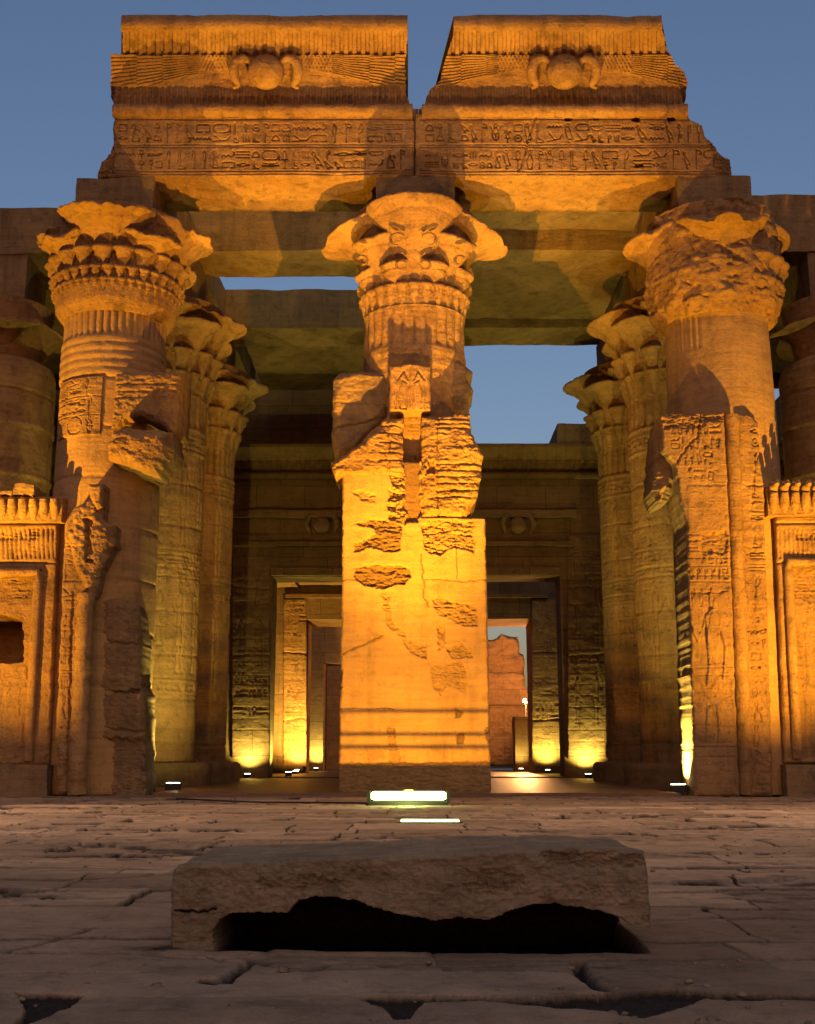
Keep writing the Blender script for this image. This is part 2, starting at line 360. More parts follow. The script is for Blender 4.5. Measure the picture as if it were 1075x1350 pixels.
def carve(U, Vv, H, ops, sc, WR=None):
    """ops in photo pixels; sc = metres per pixel. Positive H = recess."""
    ops = [q for op in ops for q in (op if isinstance(op, list) else [op])]
    for op in ops:
        k = op[0]
        if k == 'stroke':                     # list of polylines, width px, depth m
            for pl in op[1]:
                pl = np.asarray(pl, float); w = op[2]; lo = pl.min(0)-2*w-1; hi = pl.max(0)+2*w+1
                cu = np.where((U[0] >= lo[0]) & (U[0] <= hi[0]))[0]; cv = np.where((Vv[:, 0] >= lo[1]) & (Vv[:, 0] <= hi[1]))[0]
                if len(cu) < 1 or len(cv) < 1: continue
                s = (slice(cv[0], cv[-1]+1), slice(cu[0], cu[-1]+1))
                d = polydist(U[s], Vv[s], [tuple(p) for p in pl], False)
                g = op[3]*np.exp(-(d/w)**2*1.4)*np.clip(.85+1.1*fbm(U[s]*.045, Vv[s]*.06, .3, 171, 3), .1, 1.5)
                H[s] += g
        elif k == 'patch':                    # polygon, depth, roughness, softness px, seed
            _, poly, dep, ro, soft, seed = op[:6]; wt = op[6] if len(op) > 6 else 0.75
            p = densify(poly, 3, soft*1.2+1.0 if dep > 0 else .25, seed, 0.15); lo = p.min(0)-8; hi = p.max(0)+8
            cu = np.where((U[0] >= lo[0]) & (U[0] <= hi[0]))[0]; cv = np.where((Vv[:, 0] >= lo[1]) & (Vv[:, 0] <= hi[1]))[0]
            if len(cu) < 2 or len(cv) < 2: continue
            s = (slice(cv[0], cv[-1]+1), slice(cu[0], cu[-1]+1)); u, v = U[s], Vv[s]
            pl = [tuple(q) for q in p]; ins = inside(u, v, pl); d = polydist(u, v, pl); sd = np.where(ins, d, -d)
            w = sstep(-0.2*soft, soft, sd)
            n = fbm(u*0.06, v*0.16, 0.5, seed, 5, 0.62); n2 = fbm(u*0.25, v*0.45, 0.5, seed+9, 3, 0.6)
            tr = np.round((n+0.15*n2)*4)/4*0.6+n*0.4        # delaminated steps
            n3 = fbm(u*0.10, v*0.75, 0.7, seed+19, 3, 0.6)
            H[s] = H[s]*(1-w if dep > 0 else 1)+w*(dep+ro*(tr+0.45*n2+0.55*n3))
            if WR is not None: WR[s] = np.maximum(WR[s], w*(wt if 0 < dep < .5 else 1.0 if dep >= .5 else 0.0))  # deep recesses get full weight: their shade is painted into the colour
        elif k == 'noise':                    # amp m, freq per px
            _, amp, fr, seed = op; H += amp*fbm(U*fr, Vv*fr*1.5, 0.2, seed, 5, 0.58)
        elif k == 'lines':                    # horizontal ruled lines across u0..u1
            _, u0, u1, vs, w, dep = op
            for v0 in vs:
                wob = 0.8*fbm(U*0.02, 0*U+v0, 0, 4, 2); g = dep*np.exp(-((Vv-v0-wob)/w)**2); H += np.where((U >= u0) & (U <= u1), g, 0)
        elif k == 'joint':                    # polyline crack, width, depth
            _, pl, w, dep, seed = op
            n = 1.5*fbm(U*0.15, Vv*0.15, 0, seed, 3); m = 1.5*fbm(U*0.15, Vv*0.15, 5, seed, 3)
            d = polydist(U+n*1.5, Vv+m*1.5, pl, False); H += dep*np.exp(-(d/w)**2)
            if WR is not None: WR[:] = np.maximum(WR, 0.9*np.exp(-(d/w)**2))
        elif k == 'fn': H += op[1](U, Vv)
    return H

def plate(poly, Yf, th, step=1.2, ops=(), rough=0.012, rfreq=0.05, edge=0.05, jag=1.2, seed=0, rings=3, ringamp=0.02, mb=None, tilt=0.0):
    """A block of stone whose face is the outline (photo pixels) on plane Y=Yf, carved by ops and given real thickness."""
    mb = mb or MB()
    p = densify(poly, 2.5, jag, seed+3); pl = [tuple(q) for q in p]
    lo, hi = p.min(0)-step, p.max(0)+step
    us = np.arange(lo[0], hi[0]+step, step); vs = np.arange(lo[1], hi[1]+step, step)
    U, Vv = np.meshgrid(us, vs)
    cm = inside((U[:-1, :-1]+U[1:, 1:])/2, (Vv[:-1, :-1]+Vv[1:, 1:])/2, pl)
    a, b = U.shape; cnt = np.zeros((a, b), int); used = np.zeros((a, b), bool)
    for i in (0, 1):
        for j in (0, 1):
            cnt[i:a-1+i, j:b-1+j] += cm; used[i:a-1+i, j:b-1+j] |= cm
    bound = used & (cnt < 4)
    D = np.full(U.shape, 1e9); NU = U.copy(); NV = Vv.copy(); bu, bv = U[bound], Vv[bound]
    bd = np.full(bu.shape, 1e9); cu = bu.copy(); cv = bv.copy(); uu, uv = U[used], Vv[used]; ud = np.full(uu.shape, 1e9)
    for i in range(len(pl)):
        q0, q1 = pl[i], pl[(i+1) % len(pl)]
        d, t = segdist(bu, bv, q0, q1); m = d < bd; bd[m] = d[m]
        cu[m] = (q0[0]+t*(q1[0]-q0[0]))[m]; cv[m] = (q0[1]+t*(q1[1]-q0[1]))[m]
        ud = np.minimum(ud, segdist(uu, uv, q0, q1)[0])
    U2, V2 = U.copy(), Vv.copy(); U2[bound] = cu; V2[bound] = cv
    D[used] = ud; D[bound] = 0
    X, Z = at(U2, V2, Yf); sc = abs(float(at(lo[0]+1, lo[1], Yf)[0]-at(lo[0], lo[1], Yf)[0]))
    WR = np.zeros(U.shape); H = carve(U, Vv, np.zeros(U.shape), ops, sc, WR)
    H += rough*fbm(X*rfreq*40, Z*rfreq*40, Yf, seed, 5, 0.6)
    dm = D*sc
    if edge > 0:
        en = edge*(1+0.8*fbm(X*2.5, Z*2.5, 1.0, seed+7, 3)); q = np.clip(1-dm/np.maximum(en, 1e-3), 0, 1); H += en*q*q
    Y = Yf+H+tilt*(Z-Z[used].min())
    idx = -np.ones((a, b), int); idx[used] = np.arange(used.sum())
    V = np.stack([X[used], Y[used], Z[used]], 1)
    ci, cj = np.where(cm)
    q = np.stack([idx[ci, cj], idx[ci+1, cj], idx[ci+1, cj+1], idx[ci, cj+1]], 1)
    mb.add(V, q, W=WR[used])
    # directed boundary edges -> sides
    e = np.concatenate([q[:, [0, 1]], q[:, [1, 2]], q[:, [2, 3]], q[:, [3, 0]]])
    key = e[:, 0].astype(np.int64)*(len(V)+1)+e[:, 1]; rev = e[:, 1].astype(np.int64)*(len(V)+1)+e[:, 0]
    be = e[~np.isin(key, rev)]
    vb = np.unique(be); m = {v: i for i, v in enumerate(vb)}; nb = len(vb); R = []
    base = V[vb]
    for r in range(rings+1):
        f = r/rings; P = base.copy(); P[:, 1] = base[:, 1]*(1-f)+(Yf+th)*f
        if 0 < r:
            for k in (0, 2): P[:, k] += ringamp*fbm(base[:, 0]*2, P[:, 1]*2+k*9, base[:, 2]*2, seed+21+k, 4, .6)
        R.append(P)
    R = np.concatenate(R); e2 = np.array([[m[x], m[y]] for x, y in be]); Q = []
    for r in range(rings): Q.append(np.stack([e2[:, 1]+r*nb, e2[:, 0]+r*nb, e2[:, 0]+(r+1)*nb, e2[:, 1]+(r+1)*nb], 1))
    # back face: follow loops
    nxt = {}
    for x, y in e2: nxt.setdefault(int(x), []).append(int(y))
    loops = []; 
    while nxt:
        s0 = next(iter(nxt)); loop = [s0]; c = nxt[s0].pop()
        if not nxt[s0]: del nxt[s0]
        while c != s0 and c in nxt:
            loop.append(c); d = nxt[c].pop()
            if not nxt[c]: del nxt[c]
            c = d
        if len(loop) > 3: loops.append([i+rings*nb for i in loop[::-1]])
    mb.add(R, np.concatenate(Q), N=loops)
    return mb

def lathe(mb, cx, cy, prof, n=64, z0=None, disp=None, closed_top=True):
    """prof list of (r,z); disp(theta,z)->radius offset"""
    prof = np.asarray(prof, float); th = np.linspace(0, 2*math.pi, n, endpoint=False)
    T, Z = np.meshgrid(th, prof[:, 1]); R = np.repeat(prof[:, :1], n, 1)
    if disp is not None: R = R+disp(T, Z)
    P = np.stack([cx+R*np.sin(T), cy-R*np.cos(T), Z], -1)      # theta 0 faces the camera (-Y)
    mb.grid(P, wv=True, flip=True)
    mb.add(P[-1], N=[list(range(n))[::-1]]); mb.add(P[0], N=[list(range(n))])
    return mb
def prof_line(pts, step):
    out = []
    for (r0, z0), (r1, z1) in zip(pts[:-1], pts[1:]):
        m = max(1, int(abs(z1-z0)/step))
        for k in range(m): out.append((r0+(r1-r0)*k/m, z0+(z1-z0)*k/m))
    out.append(pts[-1]); return out

# ================================================================== SETTING: ground, paving, hall floor
def make_paving():
    # rows of tessellation follow distance (finer near the camera), the stones themselves lie in world space
    dist = np.concatenate([np.geomspace(0.6, 3.2, 40, endpoint=False), 0.72/np.tan(np.radians(np.linspace(12.6, 1.74, 520)))])
    k = np.linspace(-1.0, 1.0, 1300); k = np.sign(k)*np.abs(k)**1.35*0.95
    K, D = np.meshgrid(k, dist); X = K*(D+0.6); Y = CAM[1]+D
    rnd = random.Random(5)
    Xw = X+0.10*fbm(X*1.0, Y*1.0, 0, 3, 5, .6); Yw = Y+0.10*fbm(X*0.8, Y*1.0, 4, 8, 5, .6)
    # irregular courses: each row of stones is cut at its own places
    rows = [-24.5]
    while rows[-1] < 1.0: rows.append(rows[-1]+rnd.uniform(0.42, 1.0))
    H = np.zeros(X.shape); J = np.full(X.shape, 1e9); TN = np.ones(X.shape)
    ri = np.clip(np.searchsorted(rows, Yw)-1, 0, len(rows)-2)
    ra = np.array(rows); dy = np.minimum(Yw-ra[ri], ra[ri+1]-Yw); J = np.minimum(J, dy)
    for r in range(len(rows)-1):
        m = ri == r
        if not m.any(): continue
        cuts = [-60.0]
        while cuts[-1] < 60: cuts.append(cuts[-1]+rnd.uniform(0.6, 2.0))
        c = np.array(cuts); xs = Xw[m]; ci = np.clip(np.searchsorted(c, xs)-1, 0, len(c)-2)
        dx = np.minimum(xs-c[ci], c[ci+1]-xs); J[m] = np.minimum(J[m], dx)
        off = np.array([rnd.gauss(0, 0.007) for _ in c]); tx = np.array([rnd.gauss(0, 0.004) for _ in c]); ty = np.array([rnd.gauss(0, 0.006) for _ in c])
        tn = np.array([rnd.uniform(.68, 1.25) for _ in c]); TN[m] = tn[ci]
        H[m] += off[ci]+tx[ci]*(xs-c[ci])+ty[ci]*(Yw[m]-rows[r])
    wear_shade = fbm(X*1.1, Y*1.1, 0, 40, 5)
    wj = 0.013+0.045*np.clip(wear_shade-.15, 0, 1)+0.008*fbm(X*7, Y*7, 0, 41, 3)
    H -= 0.035*np.exp(-(J/np.maximum(wj*0.62, 0.007))**4)*sstep(-18.9, -17.2, Y)
    H *= 0.35+0.65*sstep(-18.9, -17.2, Y)
    H += 0.010*fbm(X*0.9, Y*1.6, 0, 50, 5)+0.006*fbm(X*6, Y*9, 0, 51, 4)
    lay = fbm(X*0.8, Y*2.2, 0, 60, 5, 0.6); st = np.floor(lay*7)/7; H += 0.010*(st-lay*0.7)      # flaked layers
    lost = sstep(0.22, 0.26, fbm(X*0.45, Y*1.5, 9, 70, 6, 0.66))*sstep(-18.0, -16.5, Y); H -= 0.03*lost
    # the gaps between slabs nearest the camera, open to the dirt
    dirt = np.zeros(X.shape)
    for poly in ([(470,1322),(560,1318),(700,1322),(790,1316),(880,1308),(1000,1314),(1100,1316),(1100,1326),(1010,1322),(930,1322),(890,1338),(850,1350),(800,1343),(740,1338),(640,1326),(560,1330),(540,1350),(520,1352),(505,1336)],
                 [(20,1316),(115,1317),(90,1335),(40,1356),(5,1368),(38,1335)], [(265,1297),(300,1297),(285,1306),(262,1302)]):
        w = densify([ground(*q) for q in poly], 0.03, 0.012, 9, 8.0); ins = inside(X, Y, [tuple(q) for q in w])
        dirt += ins
    H -= 0.03*(dirt > 0)*(1+0.3*fbm(X*14, Y*14, 0, 77, 4))
    crack = []
    for pl in ([(0,1262),(60,1246),(100,1238),(130,1228)], [(50,1258),(250,1268),(500,1266),(760,1268),(1100,1268)], [(300,1300),(335,1275),(340,1268)], [(790,1310),(765,1285),(760,1268)],
               [(-40,1146),(100,1149),(228,1150)], [(-40,1163),(120,1165),(190,1160),(228,1152)], [(862,1128),(960,1132),(1100,1128)], [(862,1220),(960,1216),(1000,1214),(1100,1218)], [(865,1185),(1000,1182),(1100,1186)]):
        w = [ground(*q) for q in pl]; d = polydist(X+0.03*fbm(X*4, Y*4, 0, 80, 4), Y+0.03*fbm(X*4, Y*4, 0, 81, 4), w, False)
        ww = 0.012+0.018*np.clip(0.4+fbm(X*3, Y*3, 0, 82, 3), 0, 1); H -= 0.05*np.exp(-(d/ww)**2); crack.append(np.exp(-(d/ww)**2))
    rid = np.abs(fbm(X*0.55+3, Y*1.5, 2.2, 90, 4, 0.55)); rw = 0.012+0.03*np.clip(fbm(X*1.5, Y*1.5, 3, 91, 3)+.1, 0, 1)
    fine = np.exp(-(rid/rw)**2)*sstep(-0.15, .15, fbm(X*.4, Y*.6, 8, 92, 3)); fine = fine*(0.4+0.6*sstep(-18.9, -17.2, Y)); H -= 0.035*fine
    near = sstep(-18.9, -17.2, Y)
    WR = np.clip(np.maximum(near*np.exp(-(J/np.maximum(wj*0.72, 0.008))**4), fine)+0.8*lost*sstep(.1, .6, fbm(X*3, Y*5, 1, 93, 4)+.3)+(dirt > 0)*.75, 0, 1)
    Z = H+0.015
    under_shade = sstep(-.80, -.76, X)*sstep(.88, .85, X)*sstep(-18.36, -18.31, Y+.02*fbm(X*9, Y*9, 0, 55, 3))*sstep(-17.2, -17.4, Y); Z = Z*(1-under_shade)-under_shade*(0.10+0.012*fbm(X*20, Y*20, 0, 59, 4)); WR = np.maximum(WR, under_shade)  # paving sunk under the block and painted dark as its shade
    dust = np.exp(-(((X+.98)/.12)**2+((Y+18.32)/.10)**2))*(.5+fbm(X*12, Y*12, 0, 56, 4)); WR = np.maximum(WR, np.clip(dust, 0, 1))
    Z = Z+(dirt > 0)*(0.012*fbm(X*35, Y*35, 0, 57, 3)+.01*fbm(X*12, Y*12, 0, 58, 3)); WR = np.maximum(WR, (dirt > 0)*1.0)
    for q in crack: WR = np.maximum(WR, q)
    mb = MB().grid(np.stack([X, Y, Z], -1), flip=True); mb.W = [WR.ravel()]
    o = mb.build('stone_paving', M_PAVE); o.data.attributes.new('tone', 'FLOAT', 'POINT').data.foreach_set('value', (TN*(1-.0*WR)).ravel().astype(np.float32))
    return struct(o)
make_paving()
def pebbles():
    rnd = random.Random(31); b = MB(); ph, th = np.meshgrid(np.linspace(0, 2*math.pi, 7, endpoint=False), np.linspace(0, math.pi, 5), indexing='ij')
    for i in range(420):
        D = 3.3+9*rnd.random()**1.6; x = rnd.uniform(-.42, .42)*D; y = CAM[1]+D; r = rnd.choice((.004, .006, .009, .014))*rnd.uniform(.7, 1.3)
        if abs(x) < .98 and -18.42 < y < -17.2: continue
        q = 1+.3*np.array([[rnd.uniform(-1, 1) for _ in range(5)] for _ in range(7)])
        b.grid(np.stack([x+r*1.3*q*np.sin(th)*np.cos(ph), y+r*q*np.sin(th)*np.sin(ph), .012+r*.7*q*np.cos(th)], -1), wu=True)
    struct(b.build('pebbles', M_GREY), 'stuff')
pebbles()
g = MB(); gx, gy = np.meshgrid(np.linspace(-1, 1, 60)**3*900, np.linspace(-1, 1, 60)**3*900, indexing='ij')
g.grid(np.stack([gx, gy, -0.34+0*gx], -1)); struct(g.build('desert_ground', M_DIRT))
f = MB()
f.box(-4.95, 4.95, -0.35, 2.9, -0.05, 0.085, 0.06, 0.012, 3, 4)
f.box(-13.5, 13.5, 2.93, 17.4, -0.05, 0.075, 0.15, 0.018, 2, 9)
f.box(-13.5, 13.5, 17.4, 50, -0.05, 0.12, 0.2, 0.02, 2, 11)
struct(f.build('hall_floor', stone('floor_slabs', (0.30, 0.20, 0.14), (0.23, 0.16, 0.11), bump=0.4, rough=0.4, joints=None, scale=1.6)))

# ================================================================== columns
def bell(mb, cx, cy, ang, rb, zb, rt, zt, Rb, Rt, p=2.2, droop=0.12, lat=1.0, n=40, m=26, seed=0, amp=0.02, flute=0.0, bite=0.0):
    """an open lily umbel: a trumpet leaning out of the capital's core, with a thick lip"""
    t = np.linspace(0, 1, m); ph = np.linspace(0, 2*math.pi, n, endpoint=False); Tt, PH = np.meshgrid(t, ph, indexing='ij')
    r = rb+(rt-rb)*Tt**1.2; z = zb+(zt-zb)*Tt; R = Rb+(Rt-Rb)*Tt**p
    R = R*(1+flute*np.abs(np.cos(PH*13))*Tt)
    z = z-droop*np.clip(np.cos(PH), -0.2, 1)*Tt**4
    R = R-0.03*np.exp(-((Tt-0.86)/0.03)**2)
    rings = [(r, R, z)]
    for dz, k in ((0.03, 1.005), (0.06, 0.985), (0.07, 0.88), (0.06, 0.45), (0.06, 0.02)):
        rings.append((r[-1:], R[-1:]*k, z[-1:]+dz))
    r = np.vstack([q[0] for q in rings]); R = np.vstack([q[1] for q in rings]); z = np.vstack([q[2] for q in rings]); PHH = np.repeat(ph[None], len(r), 0)
    a = r+R*np.cos(PHH); b = R*lat*np.sin(PHH)
    X = cx+math.sin(ang)*a+math.cos(ang)*b; Y = cy-math.cos(ang)*a+math.sin(ang)*b
    nz = amp*fbm(X*2.5, Y*2.5, z*2.5, seed, 5, 0.62)
    if bite > 0:
        q = fbm(X*1.6, Y*1.6, z*1.6, seed+3, 4, 0.6); tt = np.linspace(0, 1, len(r))[:, None]
        nz = nz-bite*np.maximum(0, q)*tt**3*1.5; z = z-bite*np.maximum(0, q)*tt**3
    cxr = cx+math.sin(ang)*r; cyr = cy-math.cos(ang)*r; L = np.hypot(X-cxr, Y-cyr)+1e-6
    X = X+(X-cxr)/L*nz; Y = Y+(Y-cyr)/L*nz; z = z+nz*0.5
    mb.grid(np.stack([X, Y, z], -1), wv=True, flip=True)
    return mb
def buds(mb, cx, cy, r, z0, z1, count, R, seed=0, phase=0.0, tip=0.02):
    for i in range(count):
        a = 2*math.pi*(i+phase)/count
        bell(mb, cx, cy, a, r-R*0.4, z0, r, z1, R*0.35, R, 1.6, 0.05, 1.05, 12, 8, seed+i, 0.012)
def neck_disp(z_fl0, z_fl1, nfl, z_bd0, nb, seed, amp=0.012):
    def d(T, Z):
        fl = (Z > z_fl0) & (Z < z_fl1); o = np.where(fl, -0.085*(1-np.abs(np.sin(T*nfl/2))**0.45), 0)
        bd = (Z > z_bd0) & (Z <= z_fl0); o = o+np.where(bd, 0.03*np.abs(np.sin((Z-z_bd0)/(z_fl0-z_bd0)*math.pi*nb))**0.6, 0)
        zj = (Z+0.35*np.floor(Z/1.07*0))/1.07; fz = np.abs(zj-np.round(zj))*1.07
        o = o-0.03*np.exp(-(fz/0.03)**2)*(Z < z_bd0)
        return o+amp*fbm(np.cos(T)*3, np.sin(T)*3, Z*2, seed, 5, .6)
    return d
def volute(mb, u, v, Y, R, sgn, r=0.035):
    x0, z0 = ax(u, v, Y); t = np.linspace(0.2*math.pi, 1.55*math.pi, 40); rr = R*(1-(t/t[-1])**2*0.45)
    mb.tube(np.stack([x0+sgn*rr*np.cos(t), Y+0.0*t-0.02*t/t[-1], z0+rr*np.sin(t)], 1), np.linspace(r*1.3, r*0.6, 40), 8)

CXL, CXC, CXR, CY0 = -6.64, -0.03, 6.62, 1.6
BS = [(1.16, 0.03), (1.16, 0.4), (1.13, 2), (1.10, 9.9), (1.12, 10.15)]

# ---- middle column
root = empty('column', (CXC, CY0, 0.0), 'middle front column with lily capital, directly behind the tall plastered pillar', 'column', 'columns of the front row')
mb = MB(); lathe(mb, CXC, CY0, prof_line(BS, 0.05), 360, disp=neck_disp(9.3, 10.12, 26, 8.2, 4, 3, 0.035)); mb.build('shaft', M_SAND, root)
core = MB(); lathe(core, CXC, CY0, prof_line([(1.08, 10.05), (1.1, 10.6), (1.2, 11.5), (1.35, 12.55)], 0.08), 90, disp=lambda T, Z: 0.03*fbm(np.cos(T)*4, np.sin(T)*4, Z*4, 8, 4))
cap = core.build('capital', M_SAND, root)
for k in range(4):
    b = bell(MB(), CXC, CY0, k*math.pi/2, 0.78 if k in (0, 2) else 0.66, 10.75 if k in (0, 2) else 11.05, 1.04, 12.3 if k in (0, 2) else 12.25, 0.34, 1.04, 1.45 if k in (0, 2) else 2.2, 0.1 if k in (0, 2) else 0.42, 1.0, 96, 60, 11+k, 0.035, bite=0.1); b.build('lily_lobe', M_SAND, cap)
for k in range(4):
    b = bell(MB(), CXC, CY0, math.pi/4+k*math.pi/2, 0.78, 10.45, 1.08, 11.74, 0.2, 0.58, 1.9, 0.2, 1.05, 72, 44, 31+k, 0.03, bite=0.1); b.build('small_lobe', M_SAND, cap)
for k in range(8):
    b = bell(MB(), CXC, CY0, math.pi/8+k*math.pi/4, 0.88, 10.15, 1.02, 11.14, 0.15, 0.37, 1.7, 0.14, 1.05, 48, 34, 51+k, 0.03, bite=0.1); b.build('small_lobe', M_SAND, cap)
b = MB(); buds(b, CXC, CY0, 1.1, 10.05, 10.6, 26, 0.14, 90); b.build('bud_band', M_SAND, cap)
for (u, v, R, s_) in ((524, 318, .17, 1), (566, 318, .17, -1), (529, 352, .12, 1), (561, 352, .12, -1), (606, 345, .12, 1), (478, 345, .12, -1)):
    b = MB(); volute(b, u, v, -0.02 if v < 340 else 0.2, R, s_); b.build('scroll', M_SAND, cap)
def abacus(x0, x1, root, seed, z0=12.25, z1=13.235, y0=0.78, y1=2.5):
    MB().box(x0, x1, y0, y1, z0, z1, 0.06, 0.04, 1.6, seed).build('abacus', M_BEAM, root)
abacus(-0.87, 0.86, root, 5)

# ---- left column (carved bands below the capital)
root = empty('column', (CXL, CY0, 0.0), 'left front column with small buds round its capital and carved signs on its shaft', 'column', 'columns of the front row')
mb = MB(); lathe(mb, CXL, CY0, prof_line(BS, 0.035), 480, disp=neck_disp(9.52, 10.2, 44, 8.6, 5, 23, 0.014)); mb.build('shaft', M_PLASTER, root)
core = MB(); lathe(core, CXL, CY0, prof_line([(1.14, 10.05), (1.3, 10.25), (1.34, 10.5), (1.3, 11.2), (1.42, 12.4)], 0.05), 120, disp=lambda T, Z: 0.02*fbm(np.cos(T)*4, np.sin(T)*4, Z*4, 8, 4)+np.where((Z > 10.15) & (Z < 10.5), -0.03*(np.sin(T*38) > 0.2), 0))
cap = core.build('capital', M_SAND, root)
for k in range(4):
    b = bell(MB(), CXL, CY0, k*math.pi/2, 0.76, 11.0, 1.02 if k != 3 else .88, 12.25, 0.42, 1.06 if k != 3 else .95, 1.45, 0.25, 1.0, 120, 60, 111+k, 0.06, flute=.035, bite=0.22); b.build('lily_lobe', M_SAND, cap)
for k in range(4):
    b = bell(MB(), CXL, CY0, math.pi/4+k*math.pi/2, 0.9, 10.9, 1.18, 11.75, 0.3, 0.68, 1.5, 0.2, 1.05, 100, 44, 131+k, 0.05, flute=.04, bite=0.16); b.build('small_lobe', M_SAND, cap)
b = MB(); buds(b, CXL, CY0, 1.36, 10.85, 11.32, 20, 0.23, 190); b.build('bud_band', M_SAND, cap)
b = MB(); buds(b, CXL, CY0, 1.36, 10.62, 10.92, 34, 0.125, 230, 0.5); buds(b, CXL, CY0, 1.33, 10.42, 10.66, 44, 0.09, 280, 0.25); b.build('bud_band', M_SAND, cap)
abacus(-7.45, -5.75, root, 15)
# carved drum face: signs on the curved surface
rnd = random.Random(3)
def drum_relief(cx, a0, a1, z0, z1, seed, name, par, r=1.125):
    na, nz = 150, 150; A, Z = np.meshgrid(np.linspace(a0, a1, na), np.linspace(z1, z0, nz)); U = (A-a0)/(a1-a0)*100+0*Z; Vv = (z1-Z)/(z1-z0)*100
    H = np.zeros(A.shape); r2 = random.Random(seed); st = glyph_row(8, 92, 4, 34, r2)+glyph_row(8, 92, 36, 64, r2)+[arc(50, 80, 16, 14, 0, 360)]+glyph_row(72, 95, 66, 98, r2)
    H = carve(U, Vv, H, [('stroke', st, 1.3, 0.04), ('noise', 0.03, 0.06, seed), ('lines', 0, 100, [2, 35, 65], 0.8, 0.02)], 0.02)
    e = np.minimum(np.minimum(U, 100-U), np.minimum(Vv, 100-Vv)); R = r-H-0.10*np.clip(1-e/4, 0, 1)
    return MB().grid(np.stack([cx+R*np.sin(A), CY0-R*np.cos(A), Z], -1)).build(name, M_SAND, par)
drum_relief(CXL, -1.0, 0.12, 7.25, 8.6, 4, 'carved_panel', root, 1.15)

# ---- right column (eroded capital)
root = empty('column', (CXR, CY0, 0.0), 'right front column with broken, pitted capital above a smooth plastered shaft', 'column', 'columns of the front row')
mb = MB(); lathe(mb, CXR, CY0, prof_line([(1.16, 0.03), (1.16, 0.4), (1.15, 6.9), (1.15, 7.6), (1.10, 9.9), (1.14, 10.1)], 0.05), 160, disp=lambda T, Z: 0.012*fbm(np.cos(T)*2, np.sin(T)*2, Z, 33, 5)-np.where((Z > 9.2) & (T > 5.1) & (T < 5.75), 0.04*(np.sin(T*60) > 0), 0)); mb.build('shaft', M_PLASTER, root)
core = MB(); lathe(core, CXR, CY0, prof_line([(1.18, 9.98), (1.38, 10.3), (1.5, 10.9), (1.42, 11.35), (1.4, 12.4)], 0.025), 260,
    disp=lambda T, Z: 0.16*fbm(np.cos(T)*2, np.sin(T)*2, Z*1.6, 44, 6, .62)+0.05*fbm(np.cos(T)*9, np.sin(T)*9, Z*9, 45, 3)-0.05*(fbm(np.cos(T)*6, np.sin(T)*6, Z*6, 46, 2) > 0.35))
cap = core.build('capital', M_SAND, root)
for k, (dr, bt) in enumerate(((0.3, 0.5), (0.2, 0.45), (0.2, 0.3), (0.2, 0.3))):
    b = bell(MB(), CXR, CY0, k*math.pi/2, 0.75, 11.0, 0.98 if k != 1 else .88, 12.05+0.1*(k == 1), 0.5, 0.98 if k != 1 else .9, 1.8, dr, 1.0, 70, 44, 311+k*7, 0.10, bite=bt); b.build('lily_lobe', M_SAND, cap)
b = MB(); 
for i, a in enumerate((0.55, 0.85, 1.15, 1.45, 1.75)): bell(b, CXR, CY0, a, 1.2, 10.6, 1.36, 11.2, 0.14, 0.27, 1.6, .05, 1.05, 20, 12, 340+i, .02)
for i in range(9): bell(b, CXR, CY0, 0.4+i*0.17, 1.22, 10.3, 1.36, 10.7, 0.08, 0.15, 1.6, .03, 1.05, 12, 8, 360+i, .02)
b.build('bud_band', M_SAND, cap)
abacus(5.75, 7.35, root, 25)

